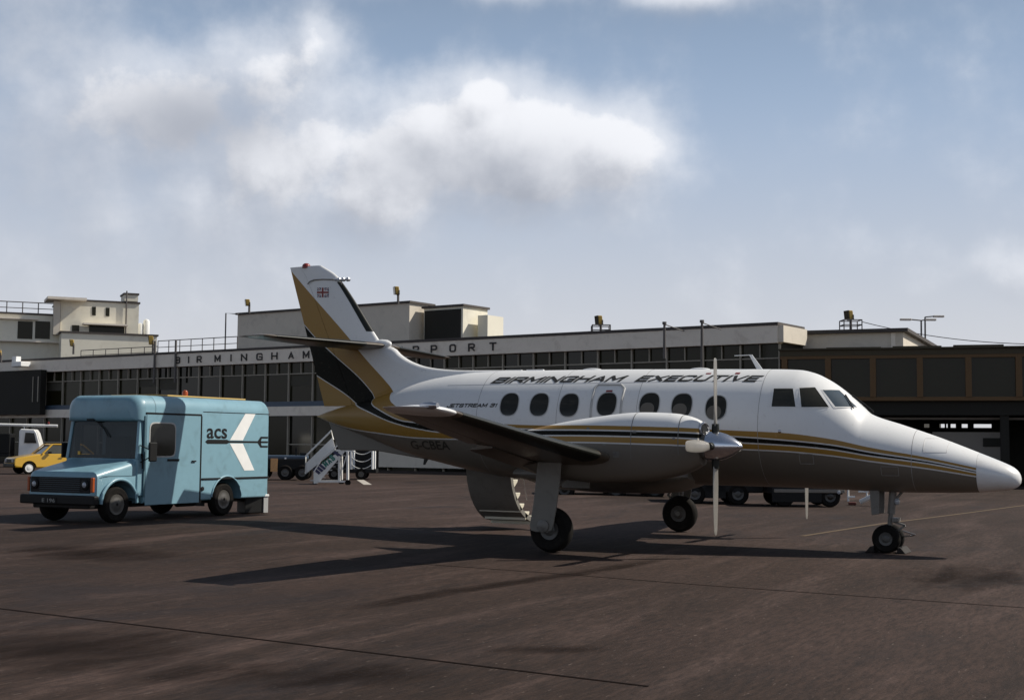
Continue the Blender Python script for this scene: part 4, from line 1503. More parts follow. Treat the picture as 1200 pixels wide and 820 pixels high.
    for s in (1, -1):
        m.add([(Xd, 0.60, zc + s * 0.035), (Xd, 1.04, zc + s * 0.035), (Xd, 1.46, zc + s * 0.62), (Xd, 1.11, zc + s * 0.62)], [(0, 1, 2, 3)])
    m.build('chevron_emblem', m_whitelit, v)
    m = MB()
    m.add([(Xd, -0.20, zc), (Xd, -0.13, zc + 0.045), (Xd, 0.50, zc + 0.045), (Xd, 0.58, zc + 0.02), (Xd, 0.58, zc - 0.02), (Xd, 0.50, zc - 0.045), (Xd, -0.13, zc - 0.045)], [tuple(range(7))])
    m.add([(Xd, 0.58, zc - 0.02), (Xd, 1.56, zc - 0.02), (Xd, 1.56, zc + 0.02), (Xd, 0.58, zc + 0.02)], [(0, 1, 2, 3)])
    # three-pronged end
    m.add([(Xd, 1.56, zc + 0.02), (Xd, 1.56, zc - 0.02), (Xd, 1.66, zc - 0.12), (Xd, 1.72, zc - 0.12), (Xd, 1.66, zc), (Xd, 1.72, zc + 0.12), (Xd, 1.66, zc + 0.12)], [(0, 1, 2, 3, 4, 5, 6)])
    for dz in (0.12, 0.0, -0.12):
        w = 0.02
        zz = zc + dz - (w if dz > 0 else (-w if dz < 0 else 0))
        m.add([(Xd, 1.64 if dz == 0 else 1.70, zz - w), (Xd, 1.92, zz - w), (Xd, 1.92, zz + w), (Xd, 1.64 if dz == 0 else 1.70, zz + w)], [(0, 1, 2, 3)])
    m.build('arrow_emblem', m_vblack, v)
    # roof
    MB().box(XF + 0.35, XN - 0.35, -1.3, 1.55, 2.625, 2.655).build('roof_panel', m_vroof, v, bevel=0.008)
    b = MB().lathe([(0.07, 0), (0.07, 0.03)], (-17.1, 0.35, 2.65), (0, 0, 1), 16).build('roof_beacon', m_vblack, v, smooth=40)
    MB().lathe([(0.06, 0.03), (0.062, 0.11), (0.045, 0.15), (0.01, 0.16)], (-17.1, 0.35, 2.65), (0, 0, 1), 16).build('beacon_lens', m_amber, b, smooth=40)
    # seams, sticker
    m = MB()
    a = rrect(XF - 0.002, XN + 0.002, 0.46 + VZ - 0.1, 2.602, 0.24, -1.72, 0.04, 6, 0.03)
    b_ = [Vector((p.x, -1.708, p.z)) for p in a]
    m.rings([a, b_], 0, False, False)
    m.build('panel_seam', m_vseam, v)
    MB().box(XN - 0.048, XN - 0.044, -3.1, -2.2, 1.02, 1.03).build('bonnet_seam', m_vseam, v)
    MB().box(XF + 0.34, XF + 0.40, -2.168, -2.160, 1.42, 1.49).build('windscreen_sticker', m_yellowcar, v)
    MB().box(XN - 0.04, XN + 0.012, -2.02, -1.985, 0.6, 2.2).build('door_seal', m_vseam, v)
    # underside and wheels
    MB().box(XF + 0.3, XN - 0.3, -2.0, 1.9, 0.40, 0.52).build('chassis', m_vblack, v)
    MB().tube([(XN - 0.15, -0.85, 0.45), (XN - 0.15, -0.35, 0.45)], 0.09, 12).build('silencer', m_vblack, v, smooth=40)
    for y, xs_ in ((-2.62, (XN - 0.19, XF + 0.22)), (0.53, (XN - 0.16, XF + 0.16))):
        for x in xs_:
            t, r = MB(), MB()
            wheel(t, r, (x, y, VZ + 0.355), (1 if x > -17 else -1, 0, 0), 0.355, 0.21, 0.20)
            w = t.build('wheel', m_rubber, v, smooth=40)
            r.build('wheel_rim', m_rim, w, smooth=40)
            MB().lathe([(0.055, 0.0), (0.055, 0.09), (0.03, 0.105)], (x, y, VZ + 0.355), (1 if x > -17 else -1, 0, 0), 14).build('hub_cap', m_rim, w, smooth=40)
    for x in (XN - 0.22, XF + 0.22):
        MB().box(x - 0.14, x + 0.14, 1.70, 1.72, VZ + 0.12, 0.56).build('mud_flap', m_vblack, v)
    MB().box(XF + 0.1, XN - 0.1, 1.99, 2.1, 0.46, 0.56).build('rear_bumper', m_vblack, v, bevel=0.01)
    MB().box(XF + 0.1, XF + 1.85, 2.0, 2.012, 0.6, 2.4).build('rear_door', m_vblue, v)
    k = 0.9725                      # true size of the van: about 5.15 m long
    v.location = CAM + (v.location - CAM) * k
    v.scale = (k, k, k)


build_van()
c0 = onZ(287, 602, 0.1635)
c1 = onZ(314, 601, 0.1635)
st = thing('step_box', (c0.x, c0.y, 0.1635), 'small dark box with a pale slotted top standing behind the blue van', 'step')
d = (c1 - c0)
ax = Vector((0.62, 0.78, 0)).normalized()
m = MB()
m.obox(c0 + Vector((0, 0, 0.02)), CR * 0 + Vector((d.x, d.y, 0)) * 0.72, Vector((-0.5, 0.35, 0)), (0, 0, 0.34))
m.build('step_body', m_vblack, st, bevel=0.01)
m = MB()
m.obox(c0 + Vector((0.02, -0.01, 0.362)), Vector((d.x, d.y, 0)) * 1.02, Vector((-0.52, 0.36, 0)), (0, 0, 0.045))
m.build('step_tread', m_whitelit, st, bevel=0.008)
m = MB()
m.obox(c0 + Vector((d.x, d.y, 0)) * 0.80 + Vector((0, 0, 0.01)), Vector((d.x, d.y, 0)) * 0.2, Vector((-0.5, 0.35, 0)), (0, 0, 0.35))
m.build('slotted_side', m_frame, st, bevel=0.006)

# ------------------------------------------------------------------ terminal
P1, P2 = dep(914, 520, 62), dep(30, 516, 95)
FO = Vector((P1.x, P1.y, 0))
FU = Vector((P2.x - P1.x, P2.y - P1.y, 0)).normalized()       # leftwards along the front
FN = Vector((FU.y, -FU.x, 0))
if FN.dot(CAM - FO) < 0:
    FN = -FN                                                  # towards the apron
print('FACADE', FO, FU, FN)


def onF(px, py, back=0.0):
    d = dirpx(px, py)
    o = FO - FN * back
    t = (o - CAM).dot(FN) / d.dot(FN)
    p = CAM + d * t
    return (p - o).dot(FU), p.z


def FP_(u, z, out=0.0):
    return FO + FU * u + FN * out + Vector((0, 0, z))


def fbox(m, u0, u1, z0, z1, o0, o1, mi=0):
    """box in facade coordinates; o = distance out from the front (negative is back)"""
    return m.hexa([FP_(u0, z0, o0), FP_(u1, z0, o0), FP_(u1, z0, o1), FP_(u0, z0, o1)], [FP_(u0, z1, o0), FP_(u1, z1, o0), FP_(u1, z1, o1), FP_(u0, z1, o1)], mi)


GLZ = [m_bglass, m_bglass, mat('terminal_glass_dusty', (0.034, 0.031, 0.018), 0.2, var=0.8, vscale=0.5, spec=0.2), mat('terminal_glass_deep', (0.009, 0.009, 0.006), 0.08, var=0.6, vscale=0.5, spec=0.3)]


def build_terminal():
    H = onF(914, 382.5)[1]
    HL = onF(300, 409.5)[1]
    H = (H + HL) / 2
    zf = onF(914, 404.5)[1]
    zf = (zf + onF(300, 424.5)[1]) / 2
    UL = onF(-60, 430)[0]
    zsp1, zsp0 = onF(350, 476)[1], onF(350, 487)[1]
    print('terminal H', H, HL, 'fascia', zf, 'spandrel', zsp1, zsp0, 'UL', UL)
    t = thing('terminal_building', (FO.x, FO.y, 0), 'long two storey airport terminal with dark glazing and a pale lettered fascia', 'building')
    m = MB()
    fbox(m, 0, UL, 0, H - 0.12, -2.8, -0.35)
    fbox(m, 2.3, UL, 0, H - 0.12, -16, -2.805)
    m.build('wall', m_dark, t)
    m = MB()
    fbox(m, -0.02, UL, zf, H, -0.34, 0.25)
    m.build('fascia', m_fascia, t, bevel=0.02)
    m = MB()
    fbox(m, -0.06, UL, H + 0.003, H + 0.14, -2.9, 0.30)
    fbox(m, 2.2, UL, H - 0.115, H + 0.13, -16, -2.905)
    m.build('roof_edge', m_coping, t)
    # lit return wall at the right end of the fascia
    m = MB()
    fbox(m, -0.3, -0.025, zf + 0.04, H - 0.02, -2.6, 0.2)
    m.build('end_wall', m_conc, t)
    m = MB()
    fbox(m, 0.0, UL, zsp0, zsp1, -0.34, 0.12)
    m.build('spandrel', m_fascia, t)
    m = MB()
    fbox(m, 0.0, UL, zsp1 + 0.004, zsp1 + 0.30, -0.34, 0.05)
    m.build('sill_band', m_teal, t)
    # upper windows bay by bay
    nb = 34
    bw = UL / nb
    ztr = zf - (zf - zsp1) * 0.26
    for i in range(nb):
        u0, u1 = i * bw, (i + 1) * bw
        m = MB()
        fbox(m, u0 + 0.004, u1 - 0.004, zsp1 + 0.30, zf - 0.002, -0.33, -0.12 - 0.02 * random.random())
        w = m.build('window', random.choice(GLZ), t)
        m = MB()
        fbox(m, u0 - 0.04, u0 + 0.04, zsp1 + 0.304, zf - 0.004, -0.1, 0.03)
        fbox(m, u0 + 0.045, u1 - 0.045, ztr - 0.03, ztr + 0.03, -0.1, -0.02)
        fbox(m, (u0 + u1) / 2 - 0.025, (u0 + u1) / 2 + 0.025, ztr + 0.034, zf - 0.004, -0.1, 0.0)
        m.build('window_frame', m_mull, w)
    # a few blinds drawn down behind the upper glass
    for i in (3, 8, 9, 15, 21, 22, 27):
        m = MB()
        d_ = 0.25 + 0.5 * random.random()
        fbox(m, i * bw + 0.1, (i + 1) * bw - 0.1, ztr - 0.05 - d_, ztr - 0.04, -0.118, -0.112)
        m.build('blind', m_blind, t)
    # ground floor glazing
    for i in range(nb):
        u0, u1 = i * bw, (i + 1) * bw
        m = MB()
        fbox(m, u0 + 0.004, u1 - 0.004, 0.02, zsp0 - 0.002, -0.33, -0.15 - 0.03 * random.random())
        w = m.build('window', random.choice(GLZ), t)
        m = MB()
        fbox(m, u0 - 0.035, u0 + 0.035, 0.02, zsp0 - 0.004, -0.14, 0.02)
        if i % 3 != 1:
            fbox(m, u0 + 0.04, u1 - 0.04, 1.55, 1.61, -0.14, -0.04)
        m.build('window_frame', m_mull, w)
    # blank grey ground floor wall behind the airliner's tail
    ua, ub = onF(445, 540)[0], onF(560, 540)[0]
    m = MB()
    fbox(m, ub - 12, ua, 0.35, onF(500, 531)[1] + 0.35, 0.04, 0.30)
    m.build('low_wall', m_conc, t)
    # rooftop blocks
    def block(pxl, pxr, pyt, back, pxb, name, mt, zb=None, cop=True):
        u1 = onF(pxl, pyt, back)[0]
        u0, zt = onF(pxr, pyt, back)
        th = 1.0
        while th < 30:
            q = FO + FU * u0 - FN * (back + th) + Vector((0, 0, zt))
            dd = q - CAM
            if 600 + F_PX * dd.dot(CR) / dd.dot(CF) > pxb:
                break
            th += 0.1
        mm = MB()
        fbox(mm, u0, u1, (zb if zb is not None else H), zt, -(back + th), -back)
        ob = mm.build(name, mt, t)
        if cop:
            mm = MB()
            fbox(mm, u0 - 0.12, u1 + 0.12, zt + 0.003, zt + 0.14, -(back + th + 0.1), -back + 0.12)
            mm.build('coping', m_coping, ob)
        return u0, u1, zt, th
    A = block(279, 480, 355, 7.0, 507, 'rooftop_block', m_conc)
    m = MB()
    fbox(m, A[0] - 0.004, A[0] + 0.0, H + 0.2, A[2] - 0.3, -7.2, -7.1)
    block(497, 542.7, 358.8, 8.0, 571, 'rooftop_block', m_cream, cop=True)
    ub0, zbt = onF(542.7, 358.8, 8.0)
    ub1 = onF(497, 358.8, 8.0)[0]
    m = MB()
    fbox(m, ub0 + 0.15, ub1 - 0.1, onF(520, 397, 8.0)[1], zbt - 0.15, -8.2, -7.93)
    m.build('plant_louvre', m_dark, t)
    block(560, 571.5, 369, 9.0, 589, 'rooftop_block', m_cream, cop=False)
    # rear fascia block behind the right end
    # (a second, lower roof seen beyond the main fascia)
    return t, H, zf, UL, bw


TERM, TH, TZF, TUL, TBW = build_terminal()


def build_sign():
    zc = (TH + TZF) / 2
    s = None
    xs = [212.5, 225.5, 237.5, 259, 275, 290, 308, 325.5, 345, 362.5, 0, 460, 475, 491, 512, 534, 556, 581]
    txt = 'BIRMINGHAM AIRPORT'
    hL = 0.44
    u_a = onF(212, 420)[0]
    p = FP_(u_a, zc - hL / 2, 0.26)
    s = thing('terminal_sign', p, 'dark raised letters reading BIRMINGHAM AIRPORT along the terminal fascia', 'sign')
    for ch, px in zip(txt, xs):
        if ch == ' ':
            continue
        uc = onF(px, 410)[0]
        w = 0.52 if ch in 'MNGH' else (0.13 if ch == 'I' else 0.44)
        flat = block_text(ch, w, hL, lambda a, b: Vector((a, b, 0)), 0.19, 0.0, sub=1)
        m = MB()
        def mp(vx, o):
            return FP_(uc + w / 2 - vx[0], zc - hL / 2 + vx[1], o)
        n = len(flat.v)
        vs = [mp(v_, 0.30) for v_ in flat.v] + [mp(v_, 0.255) for v_ in flat.v]
        # side walls round the outline
        from collections import Counter
        ec = Counter()
        for q in flat.f:
            for a, b in zip(q, q[1:] + q[:1]):
                ec[(min(a, b), max(a, b))] += 1
        fs = list(flat.f) + [(a, b, b + n, a + n) for (a, b), k in ec.items() if k == 1]
        m.add(vs, fs)
        m.build('letter', m_signl, s)


build_sign()


def build_pier():
    """upper floor of brown framed glazing on columns, open and dark below"""
    Pa, Pb = dep(917, 523, 61.0), dep(1197, 526, 58.0)
    o = Vector((Pa.x, Pa.y, 0))
    U = Vector((Pb.x - Pa.x, Pb.y - Pa.y, 0))
    L = U.length
    U.normalize()
    Nn = Vector((U.y, -U.x, 0))
    if Nn.dot(CAM - o) < 0:
        Nn = -Nn

    def uv(px, py, back=0.0):
        d = dirpx(px, py)
        oo = o - Nn * back
        t = (oo - CAM).dot(Nn) / d.dot(Nn)
        p = CAM + d * t
        return (p - oo).dot(U), p.z

    def Q(u, z, out):
        return o + U * u + Nn * out + Vector((0, 0, z))

    def bx(m, u0, u1, z0, z1, o0, o1):
        return m.hexa([Q(u0, z0, o0), Q(u1, z0, o0), Q(u1, z0, o1), Q(u0, z0, o1)], [Q(u0, z1, o0), Q(u1, z1, o0), Q(u1, z1, o1), Q(u0, z1, o1)])
    zt = uv(1190, 406)[1]
    zg1 = uv(1050, 416)[1]
    zg0 = uv(1050, 465)[1]
    zb = uv(1050, 486)[1]
    LX = L + 24
    p = thing('departure_pier', (o.x, o.y, 0), 'dark pier building with brown framed upper windows behind the airliner nose', 'building')
    m = MB()
    bx(m, 0, LX, zb, zt - 0.2, -9, -0.25)
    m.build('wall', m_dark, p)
    m = MB()
    bx(m, -0.1, LX, zg1, zt - 0.05, -0.24, 0.06)
    m.build('fascia', m_brownroof, p)
    m = MB()
    bx(m, -0.15, LX, zt - 0.047, zt + 0.02, -9, 0.2)
    for k, (u0, u1) in enumerate([(2.0, 4.4), (4.9, 7.0), (7.5, 9.6)]):
        bx(m, u0, u1, zt + 0.022, zt + 0.06 + 0.02 * k, -6, 0.1)
    m.build('roof_edge', m_brownroof, p)
    m = MB()
    bx(m, -0.1, LX, zg0 - 0.17, zg0, -0.24, 0.05)
    bx(m, -0.1, LX, zg1 - 0.14, zg1 - 0.003, -0.24, 0.04)
    m.build('window_rail', m_brown, p)
    pos = [uv(px, 440)[0] for px in (919.5, 970.5, 1023, 1078, 1135, 1194)]
    while pos[-1] < LX - 3:
        pos.append(pos[-1] + 2.2)
    for a, b in zip(pos, pos[1:]):
        m = MB()
        bx(m, a + 0.003, b - 0.003, zg0 + 0.003, zg1 - 0.145, -0.24, -0.12)
        w = m.build('window', m_bglass, p)
        m = MB()
        bx(m, a - 0.13, a + 0.13, zg0 + 0.003, zg1 - 0.145, -0.115, 0.10)
        m.build('window_post', m_brown, w)
    # undercroft: columns, back wall, lit gaps, panel with a grille
    for a in (pos[0], pos[5] - 0.6, pos[7], pos[9]):
        m = MB()
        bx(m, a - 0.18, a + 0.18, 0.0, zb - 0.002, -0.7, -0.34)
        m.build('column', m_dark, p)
    # rear wall with a broken row of openings to the daylight beyond
    zo0, zo1 = uv(1120, 501.0, 8.8)[1], uv(1120, 496.6, 8.8)[1]
    m = MB()
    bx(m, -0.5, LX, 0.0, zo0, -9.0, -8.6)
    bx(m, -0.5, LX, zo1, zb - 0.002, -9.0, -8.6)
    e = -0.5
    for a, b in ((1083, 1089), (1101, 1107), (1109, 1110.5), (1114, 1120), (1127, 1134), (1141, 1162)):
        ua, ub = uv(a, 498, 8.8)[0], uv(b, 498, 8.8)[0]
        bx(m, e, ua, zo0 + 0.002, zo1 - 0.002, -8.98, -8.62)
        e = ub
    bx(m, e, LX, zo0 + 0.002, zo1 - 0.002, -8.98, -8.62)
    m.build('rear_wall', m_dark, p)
    m = MB()
    u0, u1 = uv(1093, 530, 1.2)[0], uv(1182, 530, 1.2)[0]
    bx(m, u0, u1, 0.0, uv(1100, 506, 1.2)[1], -1.5, -1.2)
    w = m.build('lower_wall', m_panel, p)
    m = MB()
    bx(m, uv(1152, 520, 1.2)[0], uv(1173, 520, 1.2)[0], uv(1150, 523, 1.2)[1], uv(1150, 513, 1.2)[1], -1.196, -1.15)
    m.build('vent_grille', m_dark, w)
    # pale strips under the soffit, a bright row of openings
    m = MB()
    bx(m, uv(1000, 490, 1.0)[0], LX, uv(1050, 491.5, 1.0)[1], uv(1050, 489, 1.0)[1], -1.1, -0.95)
    m.build('soffit_beam', m_panel, p)
    return p


build_pier()


def build_rear_block():
    """set-back flat-roofed block whose fascia shows above the pier"""
    back = 6.0
    t = thing('rear_terminal_block', FP_(onF(941, 400, back)[0], 0, -back), 'flat roofed terminal block with a plain pale fascia rising above the pier', 'building')
    d = dirpx(1000, 400)
    Pa, Pb = dep(938, 523, 64.6), dep(1060, 524, 62.6)
    o = Vector((Pa.x, Pa.y, 0))
    U = Vector((Pb.x - Pa.x, Pb.y - Pa.y, 0))
    L = U.length
    U.normalize()
    B = Vector((-U.y, U.x, 0))
    if B.dot(CAM - o) > 0:
        B = -B
    dd = dirpx(1060, 388)
    zt = CAM.z + 62.6 * dd.z
    zb = CAM.z + 62.6 * dirpx(1060, 409).z

    def Q(u, z, b):
        return o + U * u + B * b + Vector((0, 0, z))

    def bx(u0, u1, z0, z1, b0, b1):
        return MB().hexa([Q(u0, z0, b0), Q(u1, z0, b0), Q(u1, z0, b1), Q(u0, z0, b1)], [Q(u0, z1, b0), Q(u1, z1, b0), Q(u1, z1, b1), Q(u0, z1, b1)])
    th = 3.0
    while th < 40:
        q = Q(L, zt, th) - CAM
        if 600 + F_PX * q.dot(CR) / q.dot(CF) > 1103:
            break
        th += 0.2
    bx(0, L, zb, zt, 0, th).build('fascia', m_conc, t)
    bx(-0.15, L + 0.25, zt + 0.003, zt + 0.17, -0.25, th + 0.2).build('roof_edge', m_coping, t)
    bx(0.05, L - 0.05, 0, zb - 0.003, 0.3, th - 0.2).build('wall', m_dark, t)
    bx(L - 0.55, L - 0.35, zb + 0.05, zt - 0.02, -0.04, -0.003).build('fascia_joint', m_fascia, t)


build_rear_block()


class Frame:
    """a building's own axes: u along its front, z up, out towards the apron"""

    def __init__(s, pxa, Da, pxb, Db):
        a, b = dep(pxa, 518, Da), dep(pxb, 518, Db)
        s.o = Vector((a.x, a.y, 0))
        s.U = Vector((b.x - a.x, b.y - a.y, 0)).normalized()
        s.N = Vector((s.U.y, -s.U.x, 0))
        if s.N.dot(CAM - s.o) < 0:
            s.N = -s.N

    def uv(s, px, py, back=0.0):
        d = dirpx(px, py)
        oo = s.o - s.N * back
        p = CAM + d * ((oo - CAM).dot(s.N) / d.dot(s.N))
        return (p - oo).dot(s.U), p.z

    def P(s, u, z, out=0.0):
        return s.o + s.U * u + s.N * out + Vector((0, 0, z))

    def box(s, m, u0, u1, z0, z1, o0, o1):
        return m.hexa([s.P(u0, z0, o0), s.P(u1, z0, o0), s.P(u1, z0, o1), s.P(u0, z0, o1)], [s.P(u0, z1, o0), s.P(u1, z1, o0), s.P(u1, z1, o1), s.P(u0, z1, o1)])


CB = Frame(71.5, 112.0, 163.0, 114.6)


def build_control_block():
    """cream rendered control building on the left, beyond the terminal roof"""
    t = thing('control_building', CB.P(0, 0), 'stepped cream control building with balcony and stair head above the terminal roof', 'building')

    def blk(name, pxl, pxr, pyt, pyb, back, th, mt, parent=t, cop=None):
        u0 = CB.uv(pxl, pyt, back)[0]
        u1 = CB.uv(pxr, pyt, back)[0]
        pm = (pxl + pxr) / 2
        zt = CB.uv(pm, pyt, back)[1]
        zb = CB.uv(pm, pyb, back)[1]
        m = MB()
        CB.box(m, u0, u1, zb, zt, -(back + th), -back)
        ob = m.build(name, mt, parent)
        if cop:
            m = MB()
            CB.box(m, u0 - cop, u1 + cop, zt + 0.003, zt + 0.15, -(back + th + cop), -back + cop)
            m.build('coping', m_coping, ob)
        return ob
    blk('tower_block', 71.5, 163, 354, 392, 0, 7, m_cream, cop=0.1)
    blk('stair_head', 146, 162, 345.5, 353, 0.3, 2.2, m_cream, cop=0.08)
    blk('canopy', 56, 102, 348, 351.0, -1.2, 3.5, m_fascia)
    blk('lower_storey', 72, 184, 392, 430, -2.0, 8, m_cream, cop=0.12)
    blk('west_wing', -60, 71, 367.5, 430, 0.5, 7, m_cream, cop=0.1)
    for a, b, y0, y1 in ((108, 112.5, 359.5, 369.5), (124, 128.5, 360.5, 370.5), (84.5, 93, 381, 388), (104.5, 146, 381.5, 390)):
        blk('window', a, b, y0, y1, -0.03, 0.2, m_bglass)
    blk('balcony_slab', 98, 150, 379, 380.8, -1.2, 1.15, m_fascia)
    for a, b in ((21, 38.5), (41.5, 59)):
        blk('window', a, b, 376.5, 397, 0.47, 0.2, m_bglass)
    blk('parapet_step', -60, 45, 371, 372.5, 0.1, 0.38, m_fascia)
    blk('string_course', -60, 71, 398, 399.5, -0.1, 0.55, m_fascia)
    blk('stair_bay', 63.5, 71.2, 352.5, 392, -0.3, 0.75, m_conc)
    u, z0 = CB.uv(147, 392)
    z1 = CB.uv(147, 341)[1]
    MB().tube([CB.P(u, z0, 0.12), CB.P(u, z1, 0.12)], 0.06, 8).build('downpipe', m_rail, t)
    for px, r, py in ((164.8, 0.22, 378.5), (171.8, 0.28, 374)):
        u, zt = CB.uv(px, py, 2)
        zb = CB.uv(px, 394, 2)[1]
        MB().lathe([(r, 0), (r, (zt - zb) * 0.85), (r * 0.8, (zt - zb) * 0.95), (r * 0.3, zt - zb)], CB.P(u, zb, -2), (0, 0, 1), 16).build('vent_cowl', m_whitelit, t, smooth=40)


build_control_block()


def railing(name, pts, h, label, nposts, r=0.03, mid=True, group=None):
    pts = [Vector(p) for p in pts]
    t = thing(name, pts[0], label, 'railing', group)
    m = MB()
    m.tube([p + Vector((0, 0, h)) for p in pts], r, 6)
    if mid:
        m.tube([p + Vector((0, 0, h * 0.5)) for p in pts], r * 0.8, 6)
    m.build('rail', m_rail, t)
    for i in range(nposts):
        k = i / (nposts - 1) * (len(pts) - 1)
        j = min(int(k), len(pts) - 2)
        p = pts[j].lerp(pts[j + 1], k - j)
        MB().tube([p, p + Vector((0, 0, h))], r, 6).build('post', m_rail, t)
    return t


zr = TH + 0.14
railing('roof_railing', [FP_(onF(185, 410, 0.6)[0], zr, -0.6), FP_(onF(278, 405, 0.6)[0], zr, -0.6)], 0.85, 'thin steel railing on the roof edge above the letters BIRMIN', 8)
railing('roof_railing', [FP_(onF(95, 410, 3.0)[0], zr, -3.0), FP_(onF(185, 405, 3.0)[0], zr, -3.0)], 0.75, 'thin steel railing on the terminal roof below the cream tower', 7)
u0_, z0_ = CB.uv(-30, 367.5, 0.7)
u1_, _ = CB.uv(63, 367.5, 0.7)
railing('roof_railing', [CB.P(u1_, z0_ + 0.15, -0.7), CB.P(u0_, z0_ + 0.15, -0.7)], 1.0, 'dark railing along the roof of the wing left of the cream tower', 6, 0.045)
pa, za = onF(264, 400, 6.5)
m = thing('roof_gantry', FP_(pa, zr, -6.5), 'thin pipe gantry reaching out from the left end of the rooftop block', 'gantry')
MB().tube([FP_(pa, zr, -6.5), FP_(pa, onF(264, 367, 6.5)[1], -6.5), FP_(onF(279, 368, 6.5)[0], onF(279, 368, 6.5)[1], -6.5)], 0.05, 6).build('pipe', m_rail, m)


def floodlight(px, py_top, py_bot, D, label, cage=False, wpx=10):
    p0, p1 = dep(px, py_bot, D), dep(px, py_top, D)
    h = p1.z - p0.z
    t = thing('floodlight', p0, label, 'floodlight', 'yellow floodlights on the terminal roofs')
    k = D / F_PX
    w = wpx * k
    lh = h * 0.45
    rgt = Vector((CR.x, CR.y, 0)).normalized()
    bk = Vector((-rgt.y, rgt.x, 0))
    m = MB()
    c = p0 + Vector((0, 0, h - lh))
    f = -rgt * 0.85 - bk * 0.25
    s = Vector((-f.y, f.x, 0)).normalized()
    # tapered housing tilted down
    b = [c - s * w * .5 - f * w * .1, c - s * w * .5 + f * w * .45, c + s * w * .5 + f * w * .45, c + s * w * .5 - f * w * .1]
    tp = [p + Vector((0, 0, lh)) + f * (0.12 * w) - s * 0 for p in b]
    m.hexa(b, tp)
    hd = m.build('lamp_housing', m_flood, t, bevel=0.04)
    MB().hexa([b[1] + f * .01, b[1] + f * .03, b[2] + f * .03, b[2] + f * .01], [tp[1] + f * .01, tp[1] + f * .03, tp[2] + f * .03, tp[2] + f * .01]).build('lamp_glass', m_glass, hd)
    m = MB()
    m.tube([p0, c + Vector((0, 0, lh * 0.3))], 0.07, 8)
    m.tube([c - s * w * .55, c - s * w * .55 + Vector((0, 0, lh * .5))], 0.035, 6)
    m.tube([c + s * w * .55, c + s * w * .55 + Vector((0, 0, lh * .5))], 0.035, 6)
    m.bar(c - s * w * .6, c + s * w * .6, 0.07)
    m.build('bracket', m_rail, t)
    if cage:
        m = MB()
        e = w * 0.95
        cs = [p0 + rgt * a * e + bk * b_ * e for a, b_ in ((-1, -1), (1, -1), (1, 1), (-1, 1))]
        for q in cs:
            m.tube([q, q + Vector((0, 0, h * 0.5))], 0.03, 6)
        for z in (0.25, 0.5):
            m.tube([q + Vector((0, 0, h * z)) for q in cs + cs[:1]], 0.03, 6)
        m.build('guard_rail', m_rail, t)


floodlight(292, 351, 367, 84.5, 'small yellow floodlight on the left end of the long rooftop block')
floodlight(466.5, 336, 356, 76.5, 'yellow floodlight on the long rooftop block right of the airliner fin')
floodlight(704, 370, 393, 71, 'yellow floodlight in a low guard cage on the middle terminal roof', True, 11)
floodlight(997, 364, 387, 69, 'yellow floodlight in a guard cage on the roof above the pier', True, 11)
floodlight(86, 398, 415, 90, 'yellow floodlight on the roof below the cream tower', False, 9)
floodlight(179, 394, 415, 92, 'bulky yellow floodlight at the right foot of the cream tower', False, 11)
floodlight(1, 410, 425, 88, 'yellow floodlight at the far left roof corner', False, 9)


def roof_mast(px, pyt, pyb, D, stay_px, label):
    p0, p1 = dep(px, pyb, D), dep(px, pyt, D)
    t = thing('roof_mast', p0, label, 'mast', 'stayed masts on the terminal roof')
    MB().tube([p0, p1], [0.08, 0.06], 8).build('pole', m_rail, t)
    MB().lathe([(0.1, 0), (0.1, 0.12)], p1, (0, 0, 1), 10).build('cap', m_rail, t)
    q = dep(stay_px, pyt + 8, D + 2)
    MB().tube([p1, q], 0.025, 6).build('stay', m_rail, t)


roof_mast(778.6, 380, 420, 63, 802, 'dark pole with a stay wire in front of the fascia above the cabin')
roof_mast(822.6, 378, 435, 61, 845, 'dark pole with a stay wire nearest the airliner propeller tip')
for px in (186, 210.5):
    p0 = FP_(onF(px, 430)[0], TZF - 1.0, 0.36)
    t = thing('facade_pole', p0, 'dark vertical pole on the fascia just left of the letter B' if px < 200 else 'dark vertical pole running across the letter B of the sign', 'pole', 'poles on the terminal fascia')
    MB().tube([p0, p0 + Vector((0, 0, TH - TZF + 1.9))], 0.07, 8).build('pole', m_rail, t)


def street_lamp(px, pyt, pyb, D, arm, label):
    p0, p1 = dep(px, pyb, D), dep(px, pyt, D)
    p0.z = 0
    t = thing('lamp_post', p0, label, 'lamp post', 'lamp posts beyond the pier')
    MB().tube([p0, p1], [0.11, 0.06], 8).build('pole', m_rail, t)
    r = Vector((CR.x, CR.y, 0)).normalized()
    m = MB()
    for a in arm:
        m.tube([p1, p1 + r * a * 0.9 + Vector((0, 0, 0.08))], 0.05, 6)
    m.build('arm', m_rail, t)
    for a in arm:
        c = p1 + r * a * 1.15 + Vector((0, 0, 0.06))
        MB().bar(c - r * 0.4, c + r * 0.4, 0.3, 0.15).build('lamp_head', m_fascia, t, bevel=0.03)


street_lamp(1079.5, 375.5, 410, 98, (-1.0, 0.6), 'double armed lamp post beyond the pier roof')
street_lamp(1084, 371.5, 410, 101, (0.9,), 'taller single armed lamp post beyond the pier roof')
t = []
for i in range(15):
    k = i / 14
    a, b = dep(1010, 377, 72), dep(1240, 403, 66)
    p = a.lerp(b, k)
    p.z -= 0.35 * 4 * k * (1 - k)
    t.append(p)
tag(MB().tube(t, 0.022, 6).build('overhead_cable', m_rail), 'thin sagging cable strung above the pier roof', 'cable')

